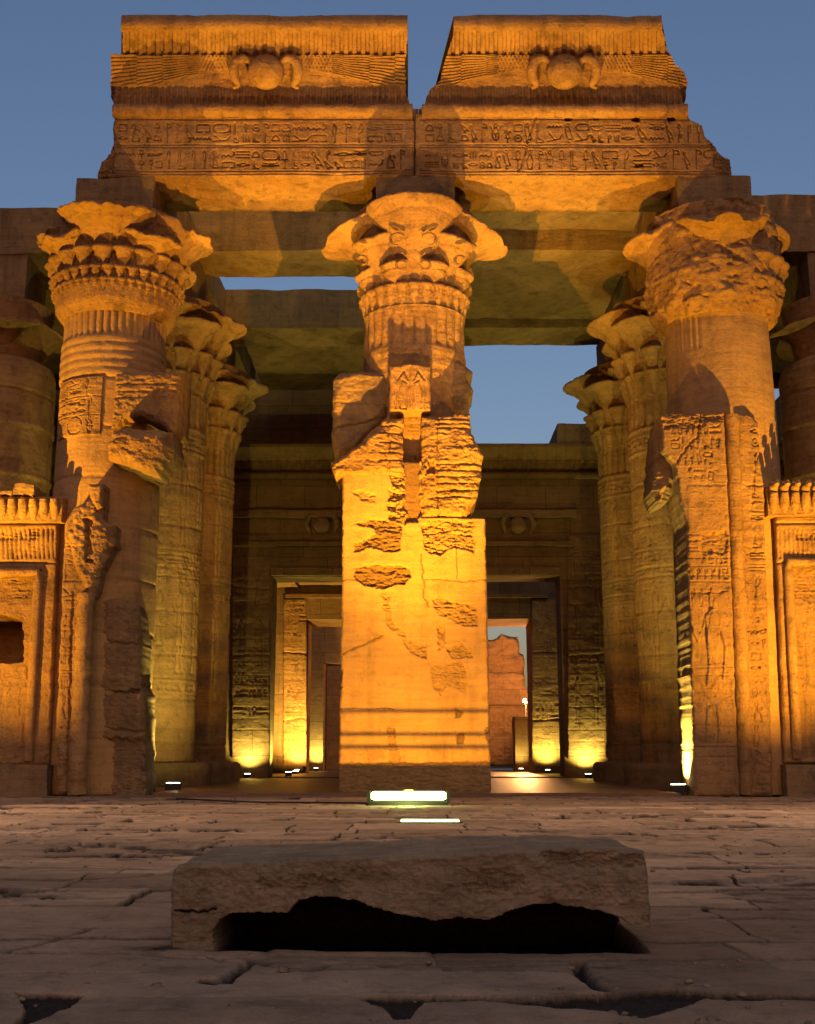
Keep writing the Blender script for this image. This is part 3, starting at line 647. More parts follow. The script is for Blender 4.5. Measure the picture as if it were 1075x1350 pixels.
# ---- inner columns: one built with its parts, then copied
def inner_column():
    root = empty('column', (0, 0, 0.0), 'x', 'column', 'columns inside the hall')
    ri = random.Random(21); st = []
    for k in range(12):
        u_ = 60*k*2*math.pi*1.05/12*1.0
        for v_, h_ in ((70, 16), (250, 14), (268, 14), (440, 14)): st += glyph_row(u_, u_+31, v_, v_+h_, ri)
        st += figure(u_+3, 95, u_+30, 240, k % 2 == 1)+figure(u_+3, 290, u_+30, 430, k % 2 == 0)
    nd = neck_disp(9.0, 9.8, 30, 8.3, 5, 63, 0.015)
    def dsp(T, Z):
        U_ = T*60*1.05; V_ = (9.9-Z)*60; H = carve(U_, V_, np.zeros(T.shape), [('stroke', st, 1.5, .035), ('lines', 0, 400, [66, 90, 246, 266, 286, 436, 458], 1.2, .03)], .016)
        return nd(T, Z)-H
    mb = MB(); lathe(mb, 0, 0, prof_line([(1.05, 0.6), (1.05, 9.7), (1.06, 9.9)], 0.03), 300, disp=dsp); mb.build('shaft', M_SAND, root)
    core = MB(); lathe(core, 0, 0, prof_line([(1.05, 9.85), (1.1, 10.3), (1.25, 11.3), (1.4, 12.35)], 0.1), 60); cap = core.build('capital', M_SAND, root)
    for k in range(4):
        bell(MB(), 0, 0, k*math.pi/2, 0.72, 10.7, 1.0, 12.1, 0.35, 1.02, 2.0, 0.2, 1.0, 90, 30, 411+k, 0.05, flute=.03, bite=0.2).build('lily_lobe', M_SAND, cap)
        bell(MB(), 0, 0, math.pi/4+k*math.pi/2, 0.85, 10.6, 1.2, 11.75, 0.3, 0.68, 2.0, 0.15, 1.05, 36, 20, 431+k, 0.03, bite=0.1).build('small_lobe', M_SAND, cap)
    b = MB(); buds(b, 0, 0, 1.2, 10.3, 10.95, 12, 0.26, 450); b.build('bud_band', M_SAND, cap)
    b = MB(); buds(b, 0, 0, 1.1, 9.85, 10.4, 18, 0.16, 470, .5); b.build('bud_band', M_SAND, cap)
    b = MB(); b.box(-0.85, 0.85, -0.85, 0.85, 12.15, 13.55, 0.15, 0.03, 1.5, 71); b.build('abacus', M_BEAM, root)
    b = MB(); lathe(b, 0, 0, prof_line([(1.48, 0.02), (1.48, 0.55), (1.4, 0.62)], 0.1), 48, disp=lambda T, Z: 0.015*fbm(np.cos(T)*3, np.sin(T)*3, Z*3, 77, 4)); b.build('base', M_BEAM, root)
    return root
proto = inner_column(); first = True
for (x, y, lab) in ((-6.55, 6.6, 'inner column lit yellow, close behind the right edge of the left front column'), (6.6, 6.6, 'inner column lit yellow, just left of the right front column'),
                    (-6.6, 11.8, 'dark inner column farther back, second in line behind the left front column'), (6.6, 11.8, 'inner column edging the patch of sky, farther back than the right front column'),
                    (0.0, 6.6, 'inner column hidden straight behind the middle front column, nearer of two'), (0.0, 11.8, 'inner column hidden straight behind the middle front column, farther of two')):
    c = proto if first else copy_tree(proto, (x, y, 0)); first = False
    c.location = (x, y, 0); c['label'] = lab
    if x == 0.0: c.scale = (0.6, 0.6, 1) if y < 8 else (0.84, 0.84, 1)        # slimmer columns on the axis, hidden by the front one
def side_column(x, lab):
    root = empty('column', (x, 6.6, 0.0), lab, 'column', 'thick columns of the side aisles')
    mb = MB(); lathe(mb, x, 6.6, prof_line([(1.45, 0.03), (1.45, 10.5), (1.36, 10.75), (1.1, 10.9)], 0.05), 90, disp=lambda T, Z: 0.015*fbm(np.cos(T)*3, np.sin(T)*3, Z*3, 91, 4)+0.04*(np.abs(Z-9.0) < 0.05)+0.04*(np.abs(Z-7.7) < 0.05)+np.where((Z > 9.05) & (Z < 9.3), 0.03*np.abs(np.sin(T*20)), 0)-0.05*(np.abs(Z-9.9) < 0.03)); mb.build('shaft', M_SAND, root)
    core = MB(); lathe(core, x, 6.6, prof_line([(1.0, 10.85), (1.1, 11.4), (1.3, 12.4)], 0.1), 48); cap = core.build('capital', M_SAND, root)
    for k in range(4): bell(MB(), x, 6.6, k*math.pi/2+0.35, 0.7, 10.95, 0.85, 11.9, 0.3, 0.95, 1.8, 0.35, 1.0, 40, 24, 511+k, 0.04, bite=0.1).build('lily_lobe', M_SAND, cap)
    MB().box(x-.8, x+.8, 5.8, 7.4, 12.0, 13.7, 0.2, 0.03, 1.5, 72).build('abacus', M_BEAM, root)
side_column(-11.0, 'thick dim green column at the left edge of the photo, above the carved screen wall')
side_column(11.05, 'thick dim green column at the right edge, above the screen wall with cobras')

# ================================================================== the plastered pillar between the doorways
root = empty('door_pillar', (0, 0, 0), 'tall bright plastered pillar with patches of old stone, behind the lit floodlight', 'pillar')
PAT = [([(460,647),(478,645),(500,655),(497,664),(480,660)], .02, .03), ([(460,692),(490,684),(520,686),(532,695),(530,712),(528,725),(515,730),(490,722),(465,729),(468,716),(495,704),(490,697)], .04, .06),
       ([(466,748),(490,744),(520,744),(542,750),(540,768),(515,776),(480,774),(466,760)], .05, .06), ([(513,552),(531,552),(532,620),(545,650),(540,672),(532,690),(513,690),(510,660),(514,640)], .04, .08),
       ([(556,690),(565,684),(625,686),(628,728),(600,722),(575,733),(558,725)], .04, .06), ([(503,780),(513,782),(517,820),(530,830),(545,848),(565,850),(562,870),(545,862),(530,842),(508,822)], .025, .05),
       ([(567,788),(585,785),(600,795),(628,797),(631,825),(610,826),(590,815),(575,810)], .03, .06), ([(575,825),(588,828),(590,850),(578,858)], .03, .05), ([(587,852),(610,848),(627,866),(595,869)], .025, .05),
       ([(567,880),(590,876),(605,872),(615,880),(617,915),(590,905),(580,917),(570,905)], .02, .045), ([(600,935),(612,938),(610,948),(600,948)], .03, .04), ([(602,965),(613,965),(613,982),(602,982)], .04, .03),
       ([(510,956),(522,960),(528,1008),(514,1008)], .03, .06), ([(480,985),(500,980),(508,1000),(485,1005)], .01, .02)]
ops = [('noise', 0.008, 0.02, 5)]
ops += [('patch', p, d*1.2, r*1.4, 2.0, 60+i, {1: .75, 2: .95, 10: .8, 11: .9}.get(i, .22)) for i, (p, d, r) in enumerate(PAT)]
ops += [('patch', [(530,600),(556,600),(556,672),(553,690),(534,690),(531,660)], 0.10, 0.01, 3.0, 99), ('joint', [(452,862),(475,852),(505,838)], 1.2, 0.02, 3), ('joint', [(447,1008),(650,1006)], 1.5, 0.02, 4), ('joint', [(449,764),(470,765),(500,763)], .8, 0.012, 41), ('joint', [(560,764),(610,766),(644,764)], .8, 0.012, 42), ('joint', [(448,934),(520,935)], .7, 0.008, 43), ('joint', [(600,700),(603,763)], .7, .01, 44), ('patch', [(446,1010),(470,1004),(560,1008),(650,1004),(650,1052),(444,1052)], .015, .03, 3, 45, .35), ('patch', [(446,880),(452,884),(450,910),(444,912)], .05, .03, 2, 46, .4), ('patch', [(638,725),(646,722),(646,752),(640,748)], .05, .03, 2, 47, .4), ('patch', [(641,960),(650,955),(650,985),(643,980)], .05, .03, 2, 48, .4), ('patch', [(448,690),(454,695),(452,715),(446,715)], .05, .03, 2, 49, .4),
        ('joint', [(556,730),(560,790),(566,800)], 1.0, 0.02, 6)]
mb = plate([(452,614),(500,612),(531,606),(556,606),(556,681),(590,682),(640,683),(642,760),(645,900),(648,1050),(446,1050),(449,900),(451,760)], 0.0, 1.0, 0.95, ops, rough=0.008, edge=0.05, jag=0.8, seed=2)
mb.build('plaster_slab', M_PLASTER, root)
rubble = lambda s, a=0.10: [('fn', lambda U, V: a*(np.round(fbm(U*0.05, V*0.14, 0.2, s, 5, .62)*5)/5*0.6+0.5*fbm(U*0.13, V*0.2, .4, s+3, 4, .6)))]
mb = plate([(436,606),(452,598),(470,586),(484,570),(500,556),(513,549),(531,549),(532,626),(500,628),(452,628),(441,626)], -0.06, 1.3, 0.95, rubble(5, .09)+[('lines', 500, 532, [560,570,582,596,606], 1.2, .05), ('joint', [(513,549),(513,628)], 1.2, .06, 4)], rough=.03, edge=0.16, jag=2.0, seed=4); mb.build('broken_block', M_SAND, root)
mb = plate([(440,497),(447,489),(475,488),(506,489),(515,495),(515,552),(498,562),(470,592),(442,606),(437,575)], 0.62, 1.2, 1.2, rubble(15, .05)+[('joint', [(440,562),(475,556),(515,548)], 1.5, .08, 5), ('joint', [(440,530),(515,533)], 1, .03, 6)], rough=.03, edge=0.14, jag=1.5, seed=6); mb.build('broken_block', M_BEAM, root)
mb = plate([(556,548),(590,546),(620,543),(623,570),(637,600),(634,625),(632,645),(622,672),(617,682),(556,682)], -0.05, 1.3, 0.95, rubble(25, .10)+[('lines', 575, 640, [552,558,564,612,620,628,637,646,655], 1.3, .045), ('joint', [(578,546),(579,682)], 1.2, .06, 4), ('patch', [(563,605),(573,605),(573,625),(563,625)], .10, .02, 2, 8)], rough=.03, edge=0.12, jag=2.0, seed=7); mb.build('broken_block', M_SAND, root)
mb = plate([(514,481),(540,478),(567,482),(568,541),(514,541)], 0.02, 0.62, 0.8, [('stroke', [[(541,483),(541,540)], [(525,515),(530,500),(538,505),(536,538),(528,538),(525,515)], [(557,515),(553,500),(545,505),(546,538),(555,538),(557,515)], [(524,500),(533,488),(538,500)], [(546,500),(551,488),(560,500)], [(522,538),(522,510)], [(561,538),(561,508)]], 1.3, .05), ('noise', .02, .06, 4)], rough=.012, edge=.06, jag=.8, seed=9); mb.build('carved_block', M_SAND, root)
mb = plate([(566,472),(600,474),(613,480),(624,489),(616,500),(625,514),(618,524),(619,546),(566,546)], 0.85, 1.2, 1.2, rubble(35, .05), rough=.02, edge=0.10, jag=1.2, seed=10); mb.build('broken_block', M_BEAM, root)

# ================================================================== left doorway jamb
root = empty('door_jamb', (-6.9, 0.2, 0), 'ruined left doorway jamb with a round moulding and dark rough blocks at its foot', 'door jamb', 'outer jambs of the doorways')
r3 = random.Random(12)
st = []
for k in range(9): st += glyph_row(80, 100, 700+k*36, 732+k*36, r3)
mb = plate([(84,690),(96,668),(120,660),(126,700),(120,775),(110,782),(98,1048),(74,1048),(78,850)], 0.15, 1.4, 0.95, rubble(45, .03)+[('stroke', st, 1.1, .03), ('lines', 70, 130, [720,765,830,862,905,960,1003], 1.2, .03), ('joint', [(97,780),(88,1048)], 1.5, .05, 2)], rough=.02, edge=.08, jag=1.5, seed=11); mb.build('carved_panel', M_SAND, root)
pts = [ax(112-12*k/40, 782+266*k/40, 0.02) for k in range(41)]
b = MB(); b.tube([(x+.012*math.sin(k*1.3), 0.1, z) for k, (x, z) in enumerate(pts)], [0.165+0.015*math.sin(k*2.1)+0.012*(k % 4 == 0) for k in range(41)], 16); b.build('round_moulding', M_SAND, root)
mb = plate([(122,786),(150,786),(166,792),(183,798),(186,840),(184,905),(190,915),(191,1050),(106,1050),(112,900)], 0.55, 1.0, 1.1, rubble(55, .06)+[('joint', [(120,845),(186,850)], 1.4, .06, 3), ('patch', [(135,908),(165,912),(184,906),(184,914),(140,915)], .18, .02, 2, 5), ('joint', [(112,958),(190,966)], 1.6, .08, 5), ('patch', [(108,970),(190,972),(192,1052),(104,1052)], .10, .04, 4, 7)], rough=.02, edge=.10, jag=1.5, seed=13); mb.build('rough_block', M_BEAM, root)
mb = plate([(86,700),(104,668),(124,650),(134,668),(134,684),(150,690),(149,716),(138,738),(130,760),(124,786),(112,784),(98,750)], 0.02, 1.0, 1.0, rubble(65, .10)+[('patch', [(112,684),(120,684),(122,730),(112,735)], .16, .03, 3, 7), ('patch', [(112,735),(126,735),(124,742),(112,742)], .2, .02, 2, 6)], rough=.03, edge=.14, jag=2, seed=14); mb.build('broken_block', M_SAND, root)
mb = plate([(115,638),(136,636),(134,668),(127,671),(118,655)], -0.03, 0.7, 0.9, rubble(75, .04), rough=.03, edge=.06, jag=1, seed=15); mb.build('broken_block', M_SAND, root)
mb = plate([(152,492),(190,489),(238,490),(236,530),(234,562),(226,572),(214,560),(185,546),(165,550),(146,566),(150,520)], 0.25, 1.2, 0.9, rubble(85, .05)+[('lines', 150, 240, [506,515,524], 1.5, .025), ('noise', .03, .2, 8)], rough=.03, edge=.08, jag=1.2, seed=16); mb.build('lintel_stump', M_SAND, root)
mb = plate([(147,568),(168,562),(200,564),(226,568),(229,590),(218,606),(205,622),(188,618),(142,604),(141,585)], -0.08, 1.1, 0.9, rubble(95, .09), rough=.03, edge=.22, jag=2, seed=17, tilt=-0.12); mb.build('broken_block', M_SAND, root)

# ================================================================== right doorway jamb
root = empty('door_jamb', (6.0, 0.2, 0), 'carved right doorway jamb with a striding figure in relief and a tall round moulding', 'door jamb', 'outer jambs of the doorways')
st = glyph_row(905, 962, 708, 724, r3)+glyph_row(906, 964, 728, 744, r3)+glyph_row(908, 966, 748, 764, r3)+glyph_row(908, 930, 775, 800, r3)
st += glyph_row(885, 952, 556, 572, r3)+glyph_row(884, 950, 574, 592, r3)+glyph_row(900, 945, 594, 612, r3)+glyph_row(905, 940, 614, 634, r3)
ops = [('noise', .025, .03, 9), body(914, 778, 966, 978, -.028, False, 200), ('stroke', st, 0.9, .028), ('lines', 902, 970, [705,712,726,735,746,758,766,880,890,985,998], 1.0, .022), ('patch', [(872,546),(955,543),(956,556),(920,562),(876,566)], .05, .07, 2, 31),
       ('patch', [(905,640),(958,640),(962,700),(925,702),(923,730),(908,732)], -.015, .004, 2, 34), ('patch', [(940,790),(965,770),(972,860),(935,862),(930,840)], -.02, .004, 3, 33), ('patch', [(924,702),(958,700),(961,730),(924,732)], .05, .04, 2, 35),
       ('patch', [(910,905),(972,900),(974,930),(912,935)], .03, .04, 4, 36), ('joint', [(905,782),(970,780)], 1, .03, 8), ('joint', [(912,955),(975,958)], 1.2, .03, 9), ('joint', [(893,610),(905,590),(920,575),(925,545)], 1.2, .05, 3)]
mb = plate([(872,546),(900,545),(930,546),(955,543),(959,620),(963,700),(968,850),(976,1050),(917,1050),(912,900),(907,760),(905,690),(897,655),(890,612),(874,592)], 0.0, 1.2, 0.85, ops, rough=.015, edge=.05, jag=1.0, seed=21); mb.build('carved_panel', M_SAND, root)
pts = [ax(967+18*k/50, 545+503*k/50, 0.05) for k in range(51)]
b = MB(); b.tube([(x+.01*math.sin(k*1.1), 0.22, z) for k, (x, z) in enumerate(pts)], [0.15+0.012*math.sin(k*2.1)+0.012*(k % 6 == 0) for k in range(51)], 16); b.build('round_moulding', M_SAND, root)
st = []
for k in range(14): st += glyph_row(990, 1006+k*0.6, 560+k*33, 590+k*33, r3)
mb = plate([(972,545),(990,544),(1000,556),(1003,600),(1008,650),(1013,800),(1020,1050),(982,1050),(978,800)], 0.32, 1.2, 0.9, rubble(105, .03)+[('stroke', st, 1.1, .035), ('joint', [(985,640),(1010,640)], 1, .04, 1), ('joint', [(985,730),(1012,728)], 1, .04, 2), ('joint', [(985,832),(1014,830)], 1, .04, 3)], rough=.02, edge=.06, jag=1.2, seed=22); mb.build('carved_panel', M_SAND, root)
mb = plate([(868,560),(882,562),(893,575),(900,600),(897,640),(886,656),(870,663),(862,645),(866,600)], 0.3, 1.2, 1.0, rubble(115, .12), rough=.03, edge=.2, jag=2, seed=23); mb.build('lintel_stump', M_SAND, root)

# ================================================================== screen walls
def cobra(mb, x, y, z, h, w):
    mb.tube([(x, y+.05, z), (x, y-.02, z+h*.25), (x, y-.06, z+h*.5), (x, y-.08, z+h*.72), (x, y-.12, z+h*.88), (x, y-.2, z+h*.93)], [w*.38, w*.5, w*.55, w*.42, w*.3, w*.16], 10)
def screen(u0, u1, sgn, lab):
    Y = 0.45; x0 = ax(u0, 850, Y)[0]; x1 = ax(u1, 850, Y)[0]
    root = empty('screen_wall', ((x0+x1)/2, Y, 0), lab, 'screen wall', 'screen walls beside the doorways')
    rr = random.Random(7 if sgn < 0 else 8); st = []
    c0, c1 = (u0+20, u1-28) if sgn < 0 else (u0+28, u1-20)
    for k in range(5): st += glyph_row(c0, c1, 762+k*9 if k < 3 else 700, 770+k*9 if k < 3 else 712, rr)
    bods = []
    for k in range(3): bods += body(c0+6+k*36 if sgn > 0 else c1-34-k*36, 880 if sgn < 0 else 800, c0+34+k*36 if sgn > 0 else c1-4-k*36, 985, -.018, sgn < 0, 300+k*10)
    ribs = [[(u, 697), (u+1.5, 735)] for u in np.arange(u0, u1-2, 6.0)]
    ops = [('noise', .03, .03, 4), ('stroke', st, 0.9, .022), ('stroke', ribs, 1.4, .035), ('lines', u0, u1, [690, 742], 1.5, .05)]
    ops.append(bods)
    inner = [(u0-40, 752), (u1-24, 752), (u1-42, 1003), (u0-40, 1003)] if sgn < 0 else [(u0+16, 740), (u1+40, 740), (u1+40, 1000), (u0+28, 1000)]
    ops.insert(1, ('patch', inner, .12, .015, 1.5, 3))
    if sgn < 0: ops.append(('patch', [(u0-50, 806), (4, 806), (8, 812), (28, 814), (28, 873), (u0-50, 873)], 2.4, .01, 1.0, 5))
    poly = [(u0, 688), (u1-2, 688), (u1-8, 860), (u1-14, 1008), (u0, 1008)] if sgn < 0 else [(u0+2, 680), (u1, 680), (u1, 1006), (u0+14, 1006), (u0+8, 850)]
    plate(poly, Y, 2.6, 1.0, ops, rough=.015, edge=.04, jag=.8, seed=41+sgn).build('carved_panel', M_SAND, root)
    zt = ax(u1, 688, Y)[1] if sgn < 0 else ax(u0, 680, Y)[1]
    # a row of rearing cobras in front of a plain course; on the left their heads are broken off
    b = MB(); k = 0; x = x0+.12; ht = .62
    while x < x1-.1:
        w = .095; y = Y-.06; z = zt+.02
        b.tube([(x, y, z), (x, y-.05, z+.12), (x, y-.13, z+.3), (x, y-.18, z+.42)], [w*.75, w*.95, w*1.05, w*.8], 10)
        if sgn > 0: b.tube([(x, y-.12, z+.42), (x, y-.16, z+.52), (x, y-.24, z+.58+.02*math.sin(k*3.1)), (x, y-.36, z+.56), (x, y-.42, z+.52)], [w*.8, w*1.0, w*1.0, w*.8, w*.4], 10)
        k += 1; x += .215
    b.build('cobra_frieze', M_SAND, root)
    b = MB(); b.box(x0, x1-.06, Y-.14, Y+.7, zt-.02, zt+ht-(.04 if sgn > 0 else .12), .07, .02, 3, 3)
    if sgn < 0:
        for i, (a_, c_, h_) in enumerate(((x0, -8.75, .12), (-8.7, -8.2, .06), (-8.15, -7.75, .2))): b.box(a_, c_, Y-.28, Y+.5, zt+ht-.11, zt+ht-.11+h_, .05, .05, 3, 50+i)
    b.build('crest_course', M_SAND, root)
    b = MB(); e = [ax(u1-26, 755, Y), ax(u1-40, 1003, Y)] if sgn < 0 else [ax(u0+17, 742, Y), ax(u0+30, 1000, Y)]
    xs = x0 if sgn < 0 else x1
    b.tube([(xs, Y-.03, e[0][1])]+[(e[0][0]+(xs-e[0][0])*(1-q)*.0 + (0.0), Y-.03, e[0][1]) for q in (1,)]+[(e[0][0]+(e[1][0]-e[0][0])*q, Y-.03, e[0][1]+(e[1][1]-e[0][1])*q) for q in np.linspace(.04, 1, 24)], 0.10, 12)
    b.build('round_moulding', M_SAND, root)
    b = MB(); b.box(x0, x1, Y-.25, Y+1.0, -.04, ax(u0, 1008, Y)[1], .1, .03, 2, 6); b.build('base_course', M_BEAM, root)
screen(-170, 78, -1, 'carved screen wall at the left edge with a dark square window hole')
screen(1021, 1260, 1, 'carved screen wall at the right edge, topped by a row of cobras, no window')

# ================================================================== great architrave (two stones) and cornice
def archi(poly, rows, seed, lab, name='architrave_beam', extra=()):
    rr = random.Random(seed); st = []; us = [p[0] for p in poly]; a, b_ = min(us)+14, max(us)-6
    for (v0, v1) in rows: st += glyph_row(a, b_, v0, v1, rr)
    ops = [('noise', .02, .03, seed), ('stroke', st, 0.85, .055), ('lines', a-8, b_+8, [157, 190.5, 193.5, 225.5, 229], 0.9, .03)]+list(extra)
    mb = plate(poly, 0.75, 1.7, 0.72, ops, rough=.012, edge=.05, jag=.7, seed=seed, rings=10, ringamp=.01)
    o = mb.build(name, M_SAND); return tag(o, lab, 'stone beam', 'hieroglyph beams over the doorways')
lb = archi([(152,149),(300,149),(541,149),(546.5,158),(546,200),(546,232.5),(300,232.5),(128,232.5),(131,214),(140,204),(150,186),(148,168)], [(161, 188), (196, 223)], 51, 'left stone beam with two lines of hieroglyphs, over the left doorway',
      extra=[('patch', [(128,190),(150,186),(152,232),(126,234)], .06, .08, 3, 5)])
archi([(548.5,149),(700,150),(905,150),(912,157),(926,163),(930,178),(944,190),(950,200),(964,208),(966,232.5),(700,232.5),(547,232.5),(547.5,200),(547.5,158)], [(161, 188), (196, 223)], 52, 'right stone beam with two lines of hieroglyphs and a crack, over the right doorway',
      extra=[('joint', [(707,155),(697,178),(692,205),(684,226)], 1.2, .06, 6), ('patch', [(745,153),(755,153),(755,160),(745,160)], .25, .02, 1, 7), ('patch', [(783,154),(790,154),(790,159),(783,159)], .2, .02, 1, 8), ('patch', [(834,152),(844,152),(843,160),(834,160)], .25, .02, 1, 9), ('patch', [(879,152),(890,152),(890,159),(880,159)], .25, .02, 1, 10), ('patch', [(838,214),(850,214),(850,221),(838,221)], .2, .02, 1, 11), ('patch', [(926,160),(968,205),(968,234),(942,234),(938,195)], .06, .09, 3, 12)])

MB().box(-.28, .22, .98, 2.3, 13.3, 14.72, .2, .01).build('joint_packing', M_BEAM, lb)
def cornice(left, right, disc_u, seed, lab, leftjag, rightjag):
    """cavetto cornice: ribs above and below, winged sun in the hollow; ends broken along given outlines (v -> u)"""
    root = empty('cornice_block', (ax((left+right)/2, 140, .75)[0], 0.75, 14.9), lab, 'cornice block', 'broken cornice blocks on the beams')
    vv = np.linspace(141, 40, 170); t = (141-vv)/101.0; Yp = 0.84-0.86*t**2.0
    uL = np.interp(-vv, [-p[0] for p in leftjag][::1], [p[1] for p in leftjag]); uR = np.interp(-vv, [-p[0] for p in rightjag], [p[1] for p in rightjag])
    uL = uL+1.6*fbm(vv*.2, 0*vv, .3, seed, 3); uR = uR+1.6*fbm(vv*.2, 0*vv, 5.3, seed, 3)
    n = int((right-left)/0.8); k = np.linspace(0, 1, n); Uu = uL[:, None]*(1-k)+uR[:, None]*k; Vv = np.repeat(vv[:, None], n, 1); YY = np.repeat(Yp[:, None], n, 1)
    H = np.zeros(Uu.shape)
    top = sstep(74, 71, Vv); low = sstep(113, 116, Vv)
    ph = (Uu/11.3) % 1.0; H += top*0.11*(1-sstep(.06, .16, ph)*(1-sstep(.60, .72, ph)))
    ph2 = (Uu/8.0) % 1.0; H += low*0.05*(ph2 > .45)
    mid = (1-top)*(1-low)
    # wings: feathers radiate from the disc
    du = (Uu-disc_u); dv = (Vv-76); side = np.abs(du); ang = dv/np.maximum(side, 8)
    wing = sstep(42, 48, side)*(Vv < 78+side*0.24)
    inner = (side < 88); f1 = np.abs(((ang*36+0.25*fbm(Uu*.03, Vv*.03, 2, seed, 3)+.5*np.floor(side/34)) % 1)-.5)*2; f2 = np.abs(((side/5.0+np.floor(dv/5)*.5) % 1)-.5)*2
    H -= mid*wing*np.where(inner, 0.05*f2**.6, 0.06*f1**.6)
    H += 0.02*fbm(Uu*.05, Vv*.09, .1, seed, 5)+0.035*np.maximum(0, fbm(Uu*.03, Vv*.05, 4, seed+2, 4)-.2)
    X, Z = at(Uu, Vv, YY); Yf = YY+H
    P = np.stack([X, Yf, Z], -1)
    # fillet above, then the top and back so the block is solid
    zt = P[-1, :, 2]; yt = P[-1, :, 1]
    fl = []
    ruin = 0.10*np.maximum(0, fbm(P[-1, :, 0]*1.2, 0, 0, seed+4, 4)-.1)
    for dz, dy in ((0.0, -0.07), (0.14, -0.08), (0.34, -0.06), (0.38, 0.0), (0.40, 0.9), (0.40, 1.75)):
        q = P[-1].copy(); q[:, 2] = zt+dz-ruin*(dz > .1); q[:, 1] = -0.02+dy+0.02*fbm(q[:, 0]*3, dz*9, 0, seed, 4); fl.append(q)
    for dz in (-.6, -1.2, -1.75): q = fl[5].copy(); q[:, 2] = zt+dz; fl.append(q)
    q = P[0].copy(); fl.append(np.stack([q[:, 0], q[:, 1]*0+1.75, q[:, 2]], -1)); fl.append(q)
    A = np.concatenate([P, np.array(fl)]); b = MB(); b.grid(A)
    m = A.shape[0]; b.add(A[:, 0], N=[list(range(m))[::-1]]); b.add(A[:, -1], N=[list(range(m))])
    b.build('cavetto', M_SAND, root)
    # sun disc and two cobras
    x, z = ax(disc_u, 95, .5); b = MB(); ph, th = np.meshgrid(np.linspace(0, 2*math.pi, 40, endpoint=False), np.linspace(0, math.pi, 22), indexing='ij')
    R = 0.40+0.012*fbm(np.cos(ph)*3, np.sin(ph)*3, th*3, seed, 4)
    b.grid(np.stack([x+R*1.02*np.sin(th)*np.cos(ph), 0.5-R*.85*np.cos(th), z+R*.95*np.sin(th)*np.sin(ph)], -1), wu=True, flip=False); b.build('sun_disc', M_SAND, root)
    for s_ in (-1, 1):
        b = MB(); pts = [ax(disc_u+s_*du_, v_, y_) for du_, v_, y_ in ((20, 82, .42), (29, 76, .34), (39, 80, .30), (43, 92, .36), (41, 104, .48), (35, 112, .62), (43, 116, .68))]
        ys = (.42, .34, .30, .36, .48, .62, .68); p = np.array([(q[0], y, q[1]) for q, y in zip(pts, ys)])
        tt = np.linspace(0, 6, 36); p = np.stack([np.interp(tt, range(7), p[:, i]) for i in range(3)], 1)
        for _ in range(3): p[1:-1] = (p[:-2]+2*p[1:-1]+p[2:])/4
        b.tube(p, np.interp(tt, range(7), [.06, .085, .10, .115, .10, .06, .04]), 12); b.build('cobra', M_SAND, root)
    # torus roll under the hollow
    b = MB(); uu = np.linspace(uL[0]-4, uR[0]+3, 160); pts = [ax(u, 146, .72) for u in uu]
    b.tube([(x, .74+.006*math.sin(i*.9), z) for i, (x, z) in enumerate(pts)], [.15+.012*math.sin(i*.37)+.008*math.sin(i*1.7)-.012*(i % 16 == 0) for i in range(160)], 14); b.build('torus_roll', M_SAND, root)
cornice(150, 538, 351, 61, 'left cornice block with a round winged sun disc between two cobras, intact on top', [(141, 152), (128, 147), (72, 147), (69, 163), (40, 161)], [(141, 541), (120, 535), (90, 534), (40, 538)])
cornice(562, 905, 744, 62, 'right cornice block with a cracked winged sun disc and stepped broken ends', [(141, 560), (118, 566), (108, 581), (92, 584), (72, 590), (58, 594), (40, 598)], [(141, 903), (108, 906), (96, 902), (84, 888), (70, 884), (52, 878), (40, 872)])
b = MB(); b.box(-6.4, 0.06, 0.95, 2.4, 14.72, 14.98, .15, .02, 2, 3); 
tag(b.build('filler_course', M_BEAM), 'thin dark stone course laid between the left beam and its cornice block', 'stone course')
b = MB(); b.box(0.07, 6.1, 0.95, 2.4, 14.72, 14.98, .15, .02, 2, 5)
tag(b.build('filler_course', M_BEAM), 'thin dark stone course laid between the right beam and its cornice block', 'stone course')

# ================================================================== inner beams and roof
def beam(x0, x1, y0, y1, z0, z1, lab, seed, amp=.05, res=.12):
    o = MB().box(x0, x1, y0, y1, z0, z1, res, amp, 1.2, seed).build('roof_beam', M_BEAM); return tag(o, lab, 'stone beam', 'plain beams inside the hall')
beam(-6.9, 0.0, 5.75, 7.45, 13.75, 15.15, 'plain inner beam, second row, crossing behind the left doorway above the thin strip of sky', 3)
beam(0.05, 6.9, 5.75, 7.45, 13.75, 15.15, 'plain inner beam, second row, crossing behind the right doorway under the roof slabs', 4)
beam(-6.9, 0.0, 11.0, 12.6, 13.6, 14.85, 'plain inner beam, third row, edged by the thin strip of sky at left', 5)
beam(0.05, 6.9, 11.0, 12.6, 13.6, 14.85, 'plain inner beam, third row, above the square patch of sky at right', 6)
beam(-14, -6.95, 5.75, 7.45, 13.7, 15.0, 'weathered inner beam running out of the photo at the left edge', 7)
beam(6.95, 14, 5.75, 7.45, 13.7, 15.3, 'weathered inner beam running out of the photo at the right edge', 8, .09)
beam(-7.4, -5.8, 7.5, 10.95, 13.65, 14.7, 'short dark beam running back above the left line of inner columns', 9)
beam(5.8, 7.4, 7.5, 10.95, 13.65, 14.7, 'short dark beam running back above the right line of inner columns', 10)
beam(-7.4, -5.8, 12.65, 17.6, 13.65, 14.7, 'rear dark beam running back to the hall wall at left', 19)
beam(-7.4, -5.8, 2.6, 5.7, 13.3, 14.4, 'front dark beam running back from the left front column', 29)
beam(5.8, 7.4, 2.6, 5.7, 13.3, 14.4, 'front dark beam running back from the right front column', 39)
